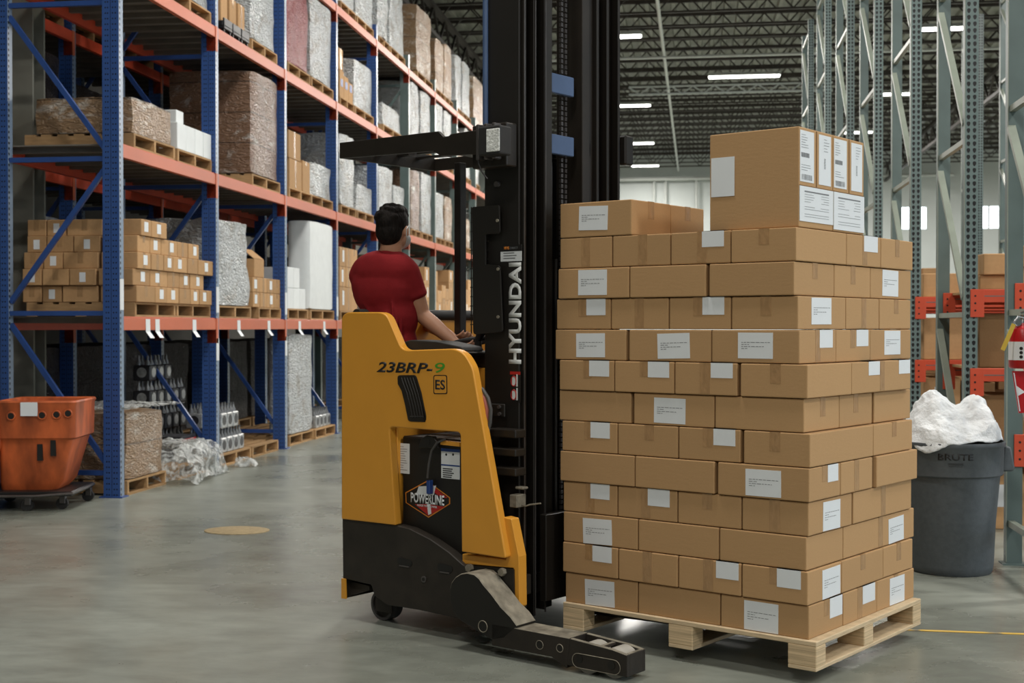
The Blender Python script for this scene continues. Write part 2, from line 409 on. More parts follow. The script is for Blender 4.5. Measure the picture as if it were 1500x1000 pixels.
for i, h in enumerate(WIN):
    w = struct('window_%d' % (i+1), MB().box(h[0], h[1], Y1+.1, Y1+.12, h[2], h[3]), 'window_glow')
    fr = MB(); xm = (h[0]+h[1])/2
    for a, b, c, d in ((h[0], h[0]+.08, h[2], h[3]), (h[1]-.08, h[1], h[2], h[3]), (h[0]+.08, h[1]-.08, h[2], h[2]+.08), (h[0]+.08, h[1]-.08, h[3]-.08, h[3]), (xm-.04, xm+.04, h[2]+.08, h[3]-.08)):
        fr.box(a, b, Y1+.02, Y1+.1, c, d)
    fr.build('window_frame', 'wall_white', w)
struct('wall_left', MB().box(XL-.2, XL, Y0, Y1, 0, ZC), 'wall_dark')
struct('wall_near_blocker', MB().box(XL-.2, XR, Y0-.2, Y0, 0, ZC), 'wall_dark')  # unseen wall, added to darken the faces turned left
struct('wall_right', MB().box(XR, XR+.2, 12, Y1, 0, ZC), 'wall_white')  # stops short, leaving an unseen gap for side light
# wall base band and a waist rail along the far wall
struct('trim_1', MB().box(XL, XR, Y1-.06, Y1-.03, 2.3, 2.42), 'pipe_white')

# roof joists across the building, 1.52 m apart
def joist():
    mb = MB(); x0, x1 = XL, XR; zb, zt = 9.28, 9.94
    mb.box(x0, x1, -.035, .035, zt-.05, zt+.06); mb.box(x0, x1, -.035, .035, zb, zb+.05)
    x = x0+.1; k = 0
    while x+.55 < x1:
        a = (x, 0, zb+.03) if k % 2 == 0 else (x, 0, zt-.03)
        b = (x+.55, 0, zt-.03) if k % 2 == 0 else (x+.55, 0, zb+.03)
        mb.bar(a, b, .035, .035); x += .55; k += 1
    return mb
mesh = None; y = 21.0; i = 0
while y < Y1:
    if mesh is None:
        j0 = joist().build('roof_joist', 'joist_dark', loc=(0, y, 0)); mesh = j0; o = j0
        tag(o, 'dark open-web steel roof joist spanning the warehouse under the roof deck', 'roof joist', 'roof joists under the deck')
    else:
        o = mesh.copy(); COL.objects.link(o); o.location = (0, y, 0)
    y += 1.52; i += 1
# girders running along the building
def girder(x, y0, y1, zb, zt, w=.11):
    mb = MB(); mb.box(x-w/2, x+w/2, y0, y1, zt-.1, zt); mb.box(x-w/2, x+w/2, y0, y1, zb, zb+.1)
    yy = y0+.2; k = 0
    while yy+.76 < y1:
        a = (x, yy, zb+.05 if k % 2 else zt-.05); b = (x, yy+.76, zt-.05 if k % 2 else zb+.05)
        mb.bar(a, b, .06, .06); yy += .76; k += 1
    return mb
tag(girder(-6.3, 10, Y1-.1, 8.5, 9.27, .16).build('roof_girder', 'joist_dark'), 'dark lattice girder along the roof above the left racks', 'girder')
tag(girder(8.9, 10, Y1-.1, 8.5, 9.27, .12).build('roof_girder', 'joist_dark'), 'dark lattice girder along the roof above the empty green uprights', 'girder')
def lit_joist(x0, x1, y, zb, zt):  # stretch of joist whose lamp light is put into a pale colour
    mb = MB(); mb.box(x0, x1, y-.04, y+.04, zt-.04, zt); mb.box(x0, x1, y-.04, y+.04, zb, zb+.055)
    x = x0; k = 0
    while x+.34 < x1:
        mb.bar((x, y, zb+.03 if k % 2 else zt-.03), (x+.34, y, zt-.03 if k % 2 else zb+.03), .04, .04); x += .34; k += 1
    return mb
tag(lit_joist(-2.2, 4.2, 43.0, 8.97, 9.26).build('roof_girder', 'joist_lit'), 'roof joist chord coloured pale as lit by the long strip lamp', 'girder')
# conduit and sprinkler pipes under the roof
tag(MB().cyl((-.95, 22, 9.2), (-.95, Y1-.1, 9.2), .045, n=10).build('sprinkler_pipe', 'pipe_white', smooth=True), 'pale sprinkler pipe running down the aisle under the joists', 'pipe')
tag(MB().cyl((-6, 37.6, 9.08), (9, 37.6, 9.08), .04, n=10).build('sprinkler_pipe', 'pipe_white', smooth=True), 'pale sprinkler pipe crossing the roof below the joists', 'pipe')
tag(MB().cyl((-6, Y1-.55, 8.75), (12, Y1-.55, 8.75), .09, n=10).build('sprinkler_pipe', 'pipe_white', smooth=True), 'thick white pipe running across the top of the far wall', 'pipe')
for px in (958, 975, 1020):
    X = wx(px, Y1)
    tag(MB().cyl((X, Y1-.3, 0), (X, Y1-.3, 8.7), .07, n=8).build('drain_pipe', 'pipe_white', smooth=True),
        {958: 'white vertical pipe on the far wall, nearest the mast', 975: 'white vertical pipe on the far wall, second from the mast', 1020: 'white vertical pipe on the far wall, just left of the big top carton'}[px], 'pipe')

# strip lamps
def lamp(px, py, length, label, z=9.05, X=None, Y=None):
    if px is not None:
        u, d, zz = ray(px, py); k = (z-CAMZ)/zz; p = W(u, d, zz)*k; X, Y = p.x, p.y
    t = thing('strip_lamp', label, 'ceiling light', (X, Y, z))
    hw = length/2
    MB().prism([(-.13, .02), (.13, .02), (.08, .12), (-.08, .12)], -hw, hw, 'yz').build('housing', 'pipe_white', t)
    MB().box(-hw+.02, hw-.02, -.11, .11, -.03, .02).build('diffuser', 'lamp_glow', t, bevel=.02)
    for sx_ in (-hw*.7, hw*.7): MB().cyl((sx_, 0, .12), (sx_, 0, .23), .008, n=6).build('hanger', 'chrome', t)
    return X, Y, z, length
lamps = [lamp(898, 54, 1.5, 'strip lamp just right of the mast top, nearest of the four beside it'),
    lamp(921, 155, 1.5, 'strip lamp right of the mast, second of the four going away'),
    lamp(937, 210, 1.2, 'strip lamp right of the mast, third of the four going away'),
    lamp(945, 243, 1.3, 'strip lamp right of the mast, farthest and smallest of the four'),
    lamp(1090, 112, 2.15, 'long bright strip lamp hanging above the big top carton'),
    lamp(1388, 42, 1.3, 'strip lamp seen between the tall green uprights, highest in view'),
    lamp(1312, 138, 1.3, 'strip lamp seen through the green uprights, below the highest one'),
    lamp(1255, 194, 1.2, 'strip lamp just above the labelled end of the top carton')]

def area(loc, sx_, sy_, e, col=(1, .96, .9), rot=(0, 0, 0)):
    l = bpy.data.lights.new('lamp_and_fill_light', 'AREA'); l.shape = 'RECTANGLE'; l.size = sx_; l.size_y = sy_; l.energy = e; l.color = col
    o = bpy.data.objects.new('lamp_and_fill_light', l); COL.objects.link(o); o.location = loc; o.rotation_euler = rot
    return o
LE = 500
for Y in (-8, -1, 6, 13, 20, 27):
    area((-1.9, Y, 8.9), 1.5, .3, LE*.78)
for Y in (-6, 2, 10, 18, 26): area((6.4, Y, 8.9), 1.5, .3, LE*1.3)
for X, Y, z, ln in lamps: area((X, Y, z-.06), ln, .2, LE*.9)
for Y in (36, 46, 56):  # unseen fill lights added to brighten the far end
    for X in (-1.0, 6.4, 14): area((X, Y, 8.85), 1.5, .3, LE*1.7)
# daylight: world light through the unseen right side, left open to light right-hand faces
w = bpy.data.worlds.new('daylight'); sc.world = w; w.use_nodes = True
w.node_tree.nodes['Background'].inputs[0].default_value = (.76, .88, 1.0, 1); w.node_tree.nodes['Background'].inputs[1].default_value = 3.4
sc.view_settings.view_transform = 'Standard'; sc.view_settings.look = 'None'
sc.view_settings.exposure = -0.40; sc.view_settings.gamma = 1.0
try: sc.view_settings.use_curve_mapping = False
except Exception: pass

# floor marks
def worn_line():
    m, t, b = nt('worn_yellow'); L = t.links
    tc = node(t, 'ShaderNodeTexCoord'); mp = node(t, 'ShaderNodeMapping'); mp.inputs['Scale'].default_value = (1, .2, 1); L.new(tc.outputs['Object'], mp.inputs['Vector'])
    n = node(t, 'ShaderNodeTexNoise', i_Scale=5.5, i_Detail=2.0); L.new(mp.outputs[0], n.inputs['Vector'])
    cr = node(t, 'ShaderNodeValToRGB'); e = cr.color_ramp.elements; e[0].position = .44; e[0].color = rgb(srgb(120, 112, 92)); e[1].position = .5; e[1].color = rgb(srgb(205, 168, 70))
    L.new(n.outputs['Fac'], cr.inputs[0]); L.new(cr.outputs[0], b.inputs['Base Color']); b.inputs['Roughness'].default_value = .7
worn_line()
fl = MB(); c = W(*[v for v in (lambda q: (q[0]*CAMZ/-q[2], q[1]*CAMZ/-q[2]))(ray(347, 777))])
fl.lathe([(.0, .0), (.25, .0), (.25, .004), (.24, .006), (.0, .006)], n=28)
o = fl.build('floor_patch', 'patch_tan', loc=(c.x, c.y, 0), smooth=True); o.scale = (1, .8, 1); tag(o, 'round tan repair patch set in the concrete floor of the aisle', 'floor patch')
p0 = W(*(lambda q: (q[0]*CAMZ/-q[2], q[1]*CAMZ/-q[2]))(ray(1310, 922))); p1 = W(*(lambda q: (q[0]*CAMZ/-q[2], q[1]*CAMZ/-q[2]))(ray(1560, 931)))
d = (p1-p0).normalized(); nn = Vector((-d.y, d.x, 0))*.015
tag(MB().add([p0-nn+Vector((0, 0, .001)), p1-nn+Vector((0, 0, .001)), p1+nn+Vector((0, 0, .001)), p0+nn+Vector((0, 0, .001))]+[p0-nn+Vector((0, 0, .003)), p1-nn+Vector((0, 0, .003)), p1+nn+Vector((0, 0, .003)), p0+nn+Vector((0, 0, .003))],
    [(3, 2, 1, 0), (4, 5, 6, 7), (0, 1, 5, 4), (1, 2, 6, 5), (2, 3, 7, 6), (3, 0, 4, 7)]).build('floor_line', 'worn_yellow'), 'thin yellow line on the floor right of the pallet', 'floor marking')
# ================================================================= pallet of cartons (frame: x = t along the forks, y = s across)
PZ = .19                                     # top of the pallet, lifted a little off the floor
pal = thing('pallet', 'new pale wooden pallet under the big carton stack, lifted on the forks', 'pallet', PW(-.68, .59, 0), ROT)
def lp(t, s): return t+.68, s-.59
def pbox(name, t0, t1, s0, s1, z0, z1, m, bev=.003, par=pal):
    a, b = lp(t0, s0); c, d = lp(t1, s1)
    return MB().box(a, c, b, d, z0, z1).build(name, m, par, bevel=bev)
LT, LS = 1.354, 1.18
pbox('deck', -LT, 0, 0, LS, PZ-.022, PZ, 'pallet_wood')
tb = [(-LT, -LT+.125), (-.745, -.615), (-.135, 0)]
sb = [(0, .095), (.5, .6), (LS-.1, LS)]
for a, b in tb:
    for c, d in sb: pbox('block', a, b, c, d, PZ-.13+.018, PZ-.022, 'pallet_ply')
    pbox('bottom_board', a, b, 0, LS, PZ-.13, PZ-.13+.018, 'pallet_wood')

INK = {}
def label_on(parent, face, u0, u1, z0, z1, wrapped=False, text=True, inv=None, tilt=0.0, out=.0016):
    """paper label on the -s ('L') or +t ('R') face of a carton; u runs to the right as you look at the face"""
    c = ((u0+u1)/2, (z0+z1)/2); w, h = abs(u1-u0)/2, (z1-z0)/2
    def P(du, dz, o):
        ca, sa = math.cos(tilt), math.sin(tilt)
        uu = c[0]+du*ca-dz*sa; zz = c[1]+du*sa+dz*ca
        return inv(face, uu, zz, o)
    mb = MB()
    fr = [P(-w, -h, out), P(w, -h, out), P(w, h, out), P(-w, h, out)]; bk = [P(-w, -h, .0002), P(w, -h, .0002), P(w, h, .0002), P(-w, h, .0002)]
    mb.add(fr+bk, [(0, 1, 2, 3), (7, 6, 5, 4), (1, 0, 4, 5), (2, 1, 5, 6), (3, 2, 6, 7), (0, 3, 7, 4)])
    if wrapped:                                # folded over the top edge of the carton
        b2 = [P(-w, h, -.05), P(w, h, -.05)]
        q = [P(-w, h+.0016, -.05), P(w, h+.0016, -.05), P(w, h+.0016, out), P(-w, h+.0016, out)]
        mb.add(q, [(0, 1, 2, 3), (3, 2, 1, 0)])
    o = mb.build('shipping_label', 'label_paper', parent)
    if text and w > .04:
        lines = MB(); rr = random.Random(int(u0*1000)+int(z0*77))
        for i, (a, b) in enumerate(((-.8, .85), (-.8, -.35), (-.8, .5), (-.8, -.45))):
            zz = h*(.22-.16*i); x = a*w
            while x < b*w:
                l = min(rr.uniform(.008, .022), b*w-x)
                if l > .003:
                    pts = [P(x, zz, out+.0005), P(x+l, zz, out+.0005), P(x+l, zz+.0026, out+.0005), P(x, zz+.0026, out+.0005)]
                    lines.add(pts, [(0, 1, 2, 3)])
                x += l+.004
        lines.build('address_lines', 'print_ink', o)
    return o
def carton(t0, t1, s0, s1, z0, z1, label, jit=.0, tapeL=False, tapeR=False, group='kraft cartons on the pallet', mt='cardboard', base=None, rot=ROT, name='carton', cat='cardboard box', labs=()):
    ct, cs = (t0+t1)/2, (s0+s1)/2; a = jit
    loc = (base or PW)(ct, cs, z0)
    hx, hy, H = (t1-t0)/2-.0015, (s1-s0)/2-.0015, z1-z0-.0015
    mb = MB(); n = 7
    # top edges sag a hair between the corners as real cartons do
    mb.box(-hx, hx, -hy, hy, 0, H)
    o = mb.build(name, mt, loc=loc, rotz=rot+a, bevel=.0045, seg=2)
    tag(o, label, cat, group)
    def inv(face, u, z, out):
        if face == 'L': return Vector((u-ct, -hy-out, z-z0))
        return Vector((hx+out, u-cs, z-z0))
    def tape(face, half=.026):
        m2 = MB(); c0 = 0 + rnd.uniform(-.01, .01)
        if face == 'L':
            m2.box(c0-half, c0+half, -hy-.0009, -hy+.01, H-rnd.choice([.07, .085, .14]), H+.0006)
        else:
            m2.box(hx-.01, hx+.0009, c0-half, c0+half, H-rnd.choice([.07, .085, .14]), H+.0006)
        m2.build('packing_tape', 'box_tape', o)
    if tapeL: tape('L')
    if tapeR: tape('R')
    for f, u0, u1, a0, a1, wr, tx, tl in labs: label_on(o, f, u0, u1, a0, a1, wr, tx, inv, tl)
    return o

DZ = .1497
ZR = lambda k: PZ+DZ*(k-1)
rows = {   # left-face seams, right-face seams (pixels on the planes of the two faces)
 1: ([828, 935, 1056, 1186], [1186, 1236, 1286, 1340]),
 2: ([824, 906, 994, 1087, 1184], [1184, 1234, 1295, 1338]),
 3: ([825, 935, 1054, 1182], [1182, 1236, 1340]),
 4: ([825, 905, 993, 1087, 1185], [1185, 1249, 1336]),
 5: ([820, 930, 1051, 1186], [1186, 1232, 1279, 1341]),
 6: ([823, 905, 994, 1089, 1187], [1187, 1280, 1337]),
 7: ([819, 928, 1047, 1178], [1178, 1230, 1278, 1334]),
 8: ([819, 900, 988, 1084, 1183], [1183, 1248, 1334]),
 9: ([813, 921, 1042, 1171], [1171, 1225, 1275, 1334]),
 10: ([815, 895, 980, 1071, 1169], [1169, 1239, 1288, 1334]),
 11: ([817, 922, 1038, 1163], [1163, 1222, 1275, 1334]),
 12: ([820, 897, 982, 1070, 1166], [1166, 1240, 1290, 1337]),
}
labL = {1: [(857, 900, 850, 889), (1090, 1140, 882, 925)], 2: [(868, 896, 799, 822), (1049, 1082, 821, 846), (1138, 1173, 831, 858)],
 3: [(854, 896, 760, 800)], 4: [(865, 893, 709, 731), (949, 981, 715, 740)], 5: [(1092, 1144, 688, 727)],
 6: [(865, 893, 618, 641), (1045, 1077, 625, 649)], 7: [(958, 1004, 583, 620)], 8: [(863, 892, 526, 549), (949, 980, 527, 550), (1041, 1073, 528, 550)],
 9: [(844, 886, 488, 523), (963, 1010, 488, 525), (1081, 1132, 487, 525)], 10: [(859, 887, 433, 457), (1029, 1061, 429, 455)],
 11: [(847, 889, 395, 432)], 12: [(1028, 1060, 330, 353)]}
labR = {1: [(1216, 1234, 869, 898), (1264, 1282, 851, 877), (1304, 1325, 844, 887)], 2: [(1205, 1231, 831, 876)], 3: [(1302, 1324, 757, 797)],
 4: [(1206, 1231, 733, 778)], 5: [(1213, 1228, 675, 700)], 8: [(1273, 1289, 522, 542), (1317, 1333, 520, 540)],
 9: [(1201, 1220, 476, 502), (1255, 1272, 474, 498), (1296, 1319, 482, 517)], 10: [(1189, 1218, 436, 475)], 11: [(1293, 1316, 382, 420)], 12: [(1266, 1286, 331, 354)]}
ORD = ['first', 'second', 'third', 'fourth', 'fifth', 'sixth', 'seventh', 'eighth', 'ninth', 'tenth', 'eleventh', 'twelfth']
LAYER = ['bottom', 'second', 'third', 'fourth', 'fifth', 'sixth', 'seventh', 'eighth', 'ninth', 'tenth', 'eleventh', 'top full']
def mklabs(face, k, u0, u1, z0, z1):
    out = []
    src = (labL if face == 'L' else labR).get(k, [])
    for x0, x1, y0, y1 in src:
        pl = (lambda x, y: onS(x, y, S_L)) if face == 'L' else (lambda x, y: onT(x, y, T_R))
        a, zt = pl(x0, y0); b, _ = pl(x1, y0); _, zb = pl((x0+x1)/2, y1)
        if not (u0 < (a+b)/2 < u1): continue
        _, zt = pl((x0+x1)/2, y0)
        h = zt-zb; wrap_ = h < .105
        if wrap_: zt = z1-.001; zb = zt-min(h, .09)
        else:
            zt = min(zt, z1-.006); zb = max(zt-h, z0+.004)
        a = max(a, u0+.004); b = min(b, u1-.004)
        out.append((face, a, b, zb, zt, wrap_, not wrap_, random.Random(x0).uniform(-.03, .03) if not wrap_ else 0))
    return out
def where(face_long, k, i, n, lab):
    side = 'left face' if face_long else 'right face'
    pos = (['left end', 'right of the left end one', 'second from the corner', 'corner'] if n == 4 else ['left end', 'middle', 'corner']) if face_long else None
    return side, pos
for k, (Ls, Rs) in rows.items():
    S_L = .012+.006*math.sin(k*2.1); 
    z0 = ZR(k); z1 = z0+DZ-.002; zc = (z0+z1)/2
    ts = []
    for px in Ls:
        t = onS(px, 600, S_L)[0]; ts.append(t)
    T_R = ts[-1]
    ss = [onT(px, 600, T_R)[0] for px in Rs]; ss[0] = S_L
    n = len(ts)-1; short = n == 4
    gapset = {1: [], 11: [1038], 9: [921], 5: [1051], 8: [1084], 6: [1089], 7: [928]}.get(k, [])
    for i in range(n):
        last = i == n-1
        dep = ss[1]-S_L if last else min(.40 if short else .30, ss[1]-S_L)
        a, b = ts[i], ts[i+1]-(.0 if last else .003)
        if not last and Ls[i+1] in gapset: b -= .012
        yaw = 0 if last else rnd.uniform(-.004, .004)
        labs = mklabs('L', k, a, b, z0, z1)
        lab2 = mklabs('R', k, ss[0], ss[1], z0, z1) if last else []
        nm = (['left-end', 'second', 'third', 'corner'] if n == 4 else ['left-end', 'middle', 'corner'])[i]
        has = ' with white label' if labs and not labs[0][5] else (' with white tag' if labs else '')
        if k == 12: lay = 'topmost full layer'
        elif k == 1: lay = 'bottom layer on pallet'
        else: lay = '%s layer up from pallet' % ORD[k-1]
        txt = ('corner carton' if last else '%s carton of left face' % nm)+', '+lay
        carton(a, b, S_L, S_L+dep, z0, z1, txt+has, yaw, tapeL=short, tapeR=last and not short and len(Rs) == 4 or last and k in (4,) and False, labs=labs+lab2)
    m = len(ss)-1
    for i in range(1, m):
        a, b = ss[i]+.002, ss[i+1]
        if k in (5, 7) and i == 2: a += .02
        if k == 4 and i == 1: a += .012
        d = min(.40, (ts[-1]-ts[-2])) if not short else .36
        labs = mklabs('R', k, a, b, z0, z1)
        nm = 'rear-end' if i == m-1 else 'middle'
        lay = 'topmost full layer' if k == 12 else ('the bottom layer on the pallet' if k == 1 else 'the %s layer up from the pallet' % ORD[k-1])
        has = ' with white label' if labs and not labs[0][5] else (' with white tag' if labs else '')
        off = .012 if (k == 5 and i == 2) else 0
        d = min(d, (ts[-1]-ts[-2])-.004)
        o = carton(T_R-d+off, T_R+off, a, b, z0, z1, '%s carton of right face, %s' % (nm, lay)+has, rnd.uniform(-.006, .006), tapeR=not (k in (5, 7) and i == 2) and not (k in (9, 11) and i == 2), labs=labs)
    # cartons filling the layer behind the two visible faces
    back = min(.40 if short else .30, ss[1]-S_L)
# far sides of the stack: one column of cartons per layer keeps the load closed seen from the side
grp = 'cartons at the hidden back of the pallet stack'
# ---- thirteenth layer: two cartons at the left end
z0 = ZR(13); z1 = z0+.128
sL = .012
ta, tb_ = onS(820, 330, sL)[0], onS(925, 330, sL)[0]
def Tlab(x0, x1, y0, y1, s):
    a, zt = onS(x0, y0, s); b, _ = onS(x1, y0, s); _, zb = onS(x0, y1, s); return a, b, zb, zt
a, b, zb, zt = Tlab(848, 890, 303, 338, sL)
s1 = onT(983, 330, tb_)[0]; s2 = onT(1050, 330, tb_)[0]
z1 = onS(925, 291, sL)[1]
carton(ta, tb_, sL, s1, z0, z1, 'long carton with a white label lying on the left end of the stack top', tapeR=True, labs=[('L', a, b, zb, min(zt, z1-.005), False, True, -.03)])
carton(tb_-.36, tb_-.01, s1+.012, s1+.34, z0, z1, 'carton half hidden behind the big carton on the stack top', tapeR=True)
# ---- the big top cartons with shipping papers
tA, _ = onS(1039, 300, .05); tB, zT = onS(1171, 184, .05); zB = ZR(13)
tBt = tB
sq = [onT(px, 250, tB)[0] for px in (1171, 1218, 1266)]
s0_ = .05; w_ = (sq[2]-s0_)/2
ztop = onS(1171, 184, s0_)[1]
for i, nm in enumerate(('near', 'rear')):
    a = s0_+i*(w_+.002); b = s0_+(i+1)*w_
    o = carton(tA, tB, a, b, zB, ztop, ('large tall carton on top of the stack with a blank white label on its side' if i == 0 else 'rear one of the two large cartons with shipping papers on top of the stack'), group='large cartons on top of the stack')
    ct, cs = (tA+tB)/2, (a+b)/2; hx = (tB-tA)/2; H = ztop-zB
    def inv2(face, u, z, out, o=o, ct=ct, cs=cs, hx=hx, hy=(b-a)/2):
        return Vector((u-ct, -hy-out, z)) if face == 'L' else Vector((hx+out-.0015, u-cs, z))
    if i == 0:
        u0, u1, zb, zt = Tlab(1042, 1076, 232, 289, s0_)
        label_on(o, 'L', u0, u1, zb-zB, zt-zB, False, False, inv2)
    wd = (b-a)
    # edge seam between the two flaps, printed labels above and a clear pouch below
    MB().box(hx-.004, hx+.0012, -.003, .003, H*.42, H-.006).build('flap_seam', 'cardboard_dark', o)
    MB().box(hx-.004, hx+.0014, -wd/2+.004, wd/2-.004, H*.415, H*.42).build('flap_seam', 'cardboard_dark', o)
    for j, (u, ww) in enumerate(((a+.008, wd*.40), (a+wd*.57, wd*.36))):
        z_lo, z_hi = H*.455, H*.965
        lb = label_on(o, 'R', u, u+ww, z_lo, z_hi, False, False, inv2)
        ink = MB(); rr = random.Random(i*5+j)
        def q(u0, u1, z0, z1): ink.add([inv2('R', u0, z0, .0024), inv2('R', u1, z0, .0024), inv2('R', u1, z1, .0024), inv2('R', u0, z1, .0024)], [(0, 1, 2, 3)])
        if j == 0:
            for n_ in range(9):                                # thick code strip in the middle, bar code at the foot
                q(u+ww*(.08+.065*n_), u+ww*(.08+.065*n_+.045), H*.70, H*.745)
            for n_ in range(14):
                wbar = rr.choice([.012, .02, .03]); q(u+ww*(.12+.055*n_), u+ww*(.12+.055*n_+wbar), H*.475, H*.53)
            for n_ in range(6): q(u+ww*.08, u+ww*rr.uniform(.3, .6), H*(.92-.025*n_), H*(.922-.025*n_)+.001)
            for n_ in range(3): q(u+ww*.08, u+ww*rr.uniform(.4, .8), H*(.62-.025*n_), H*(.622-.025*n_)+.001)
        else:
            for n_ in range(5): q(u+ww*.4, u+ww*rr.uniform(.6, .9), H*(.92-.03*n_), H*(.922-.03*n_)+.001)
            for n_ in range(7): q(u+ww*.42, u+ww*.55, H*(.72-.016*n_), H*(.727-.016*n_))
        ink.build('printed_code', 'print_ink', lb)
    z_lo, z_hi = H*(.06 if i == 0 else .02), H*.41
    pch = label_on(o, 'R', a+.004, b-.002, z_lo, z_hi, False, False, inv2, out=.003); pch.name = 'document_pouch'
    ink = MB(); rr = random.Random(i+50)
    for r_ in range(11):
        zz = z_hi-(z_hi-z_lo)*(.16+.07*r_)
        if r_ in (5, 8): continue
        segs = [(.14, .86)] if r_ in (0, 9, 10, 7) else [(.14, rr.uniform(.3, .5)), (rr.uniform(.6, .7), .86)]
        for p_, q_ in segs: ink.add([inv2('R', a+wd*p_, zz, .0038), inv2('R', a+wd*q_, zz, .0038), inv2('R', a+wd*q_, zz+(.006 if r_ == 0 else .0016), .0038), inv2('R', a+wd*p_, zz+(.006 if r_ == 0 else .0016), .0038)], [(0, 1, 2, 3)])
    ink.build('printed_lines', 'print_ink', pch)
# ================================================================= reach truck (same frame: t forward, s across)
T0, S0 = -2.0, .35
TR = thing('reach_truck', 'amber and black stand-up reach truck carrying the carton pallet', 'forklift', PW(T0, S0, 0), ROT)
NS = -.35                                      # plane of the near side panel
def L3(t, s, z): return Vector((t-T0, s-S0, z))
def tprism(name, pts, s_lo, s_hi, m, par=TR, bevel=0, seg=1, smooth=False, at=None):
    """pixel outline read on the plane s=at (default s_lo) -> plate from s_lo to s_hi"""
    at = s_lo if at is None else at
    q = [onS(x, y, at) for x, y in pts]
    return MB().prism([(t-T0, z) for t, z in q], s_lo-S0, s_hi-S0, 'xz').build(name, m, par, bevel=bevel, seg=seg, smooth=smooth)
def tbox(name, t0, t1, s0, s1, z0, z1, m, par=TR, bevel=.004, seg=1):
    return MB().box(t0-T0, t1-T0, s0-S0, s1-S0, z0, z1).build(name, m, par, bevel=bevel, seg=seg)
def arc(pts, n=5):
    """round polyline corners marked (x, y, r)"""
    out = []
    N = len(pts)
    for i, p in enumerate(pts):
        if len(p) < 3: out.append(p); continue
        a = Vector(pts[i-1][:2]); b = Vector(p[:2]); c = Vector(pts[(i+1) % N][:2]); r = p[2]
        u = (a-b).normalized()*r; v = (c-b).normalized()*r
        for k in range(n+1):
            w_ = k/n; out.append(tuple((b+u)*(1-w_)**2+b*2*w_*(1-w_)+(b+v)*w_**2))
    return out
# --- near side panel with the battery window cut out of it
outer = arc([(500, 457, 14), (565, 457, 12), (589, 513, 10), (676, 510, 18), (692, 538, 8), (741, 818, 5), (676, 808), (674, 633, 6), (570, 625, 6), (579, 769), (500, 760)])
side = tprism('side_panel', outer, NS, NS+.05, 'truck_amber', bevel=.006, seg=2, smooth=True)
far_out = arc([(500, 457, 14), (565, 457, 12), (589, 513, 10), (676, 510, 18), (692, 538, 8), (741, 818), (500, 760)])
FS = 1.02
tprism('side_panel', far_out, FS-.05, FS, 'truck_amber', at=NS)
tr_, zr_ = onS(500, 457, NS); _, zrb = onS(500, 760, NS); tw0, zw0 = onS(572, 625, NS); tw1, zw1 = onS(674, 808, NS)
tbox('rear_panel', tr_, tr_+.05, NS+.05, FS-.05, zrb, zr_-.03, 'truck_amber', bevel=.01)
# rounded black pad on the back rest
pad_t0, pad_z = onS(512, 457, NS); pad_t1, _ = onS(560, 457, NS)
MB().cyl(L3(pad_t0-.02, NS+.07, pad_z-.012), L3(pad_t0-.02, FS-.07, pad_z-.012), .03, n=14).build('back_pad', 'rubber', TR, smooth=True)
# battery box behind the window, tray cheeks of the window
bs = NS+.075
tbox('battery', tw0+.01, tw1+.06, bs, FS-.1, .32, zw0-.05, 'battery_black', bevel=.008)
tbox('battery_bay', tw0-.045, tw0, NS+.05, FS-.06, .34, zw0+.08, 'truck_amber')
lid = tprism('battery_lug', [(613, 652), (617, 642), (625, 637), (634, 639), (641, 648), (642, 656), (613, 656)], bs-.03, bs-.005, 'battery_black', bevel=.003)
q = onS(627, 647, bs-.03); MB().cyl(L3(q[0], bs-.032, q[1]), L3(q[0], bs-.028, q[1]), .014, n=14).build('lug_hole', 'ink_black', lid)
yb = tprism('battery_clamp', [(645, 645), (673, 648), (673, 654), (645, 651)], bs-.04, bs-.008, 'truck_amber')
def sticker(name, x0, y0, x1, y1, s, m, par=TR, off=.0012):
    a, zt = onS(x0, y0, s); b, _ = onS(x1, y0, s); _, zb = onS((x0+x1)/2, y1, s); _, zt = onS((x0+x1)/2, y0, s)
    return MB().box(a-T0, b-T0, s-S0-off, s-S0-.0001, zb, zt).build(name, m, par), a, b, zb, zt
def tlines(par, x0, y0, x1, y1, s, n, m='print_ink', off=.0022, th=.0025, seed=1):
    a, zt = onS(x0, y0, s); b, _ = onS(x1, y0, s); _, zb = onS(x0, y1, s); mb = MB(); rr = random.Random(seed)
    for i in range(n):
        z = zt-(zt-zb)*(i+.5)/n; e = a+(b-a)*rr.uniform(.55, 1)
        mb.box(a-T0, e-T0, s-S0-off, s-S0-off+.0006, z, z+th)
    return mb.build('printed_lines', m, par)
o, *_ = sticker('rating_plate', 579.5, 649, 600, 693, bs, 'label_paper'); tlines(o, 582, 652, 598, 689, bs, 11)
o, *_ = sticker('warning_label', 646.5, 657, 673.5, 701, bs, 'label_paper')
sticker('label_header', 646.5, 657, 673.5, 661.5, bs, 'blue_vinyl', o, .002); sticker('label_header', 646.5, 680.5, 673.5, 682.5, bs, 'blue_vinyl', o, .002)
for x in (654, 664):
    q = onS(x, 665.5, bs); MB().cyl(L3(q[0], bs-.0025, q[1]), L3(q[0], bs-.001, q[1]), .006, n=10).build('pictogram', 'ink_black', o)
tlines(o, 649, 685, 671, 700, bs, 5, 'ink_black', th=.005, seed=4)
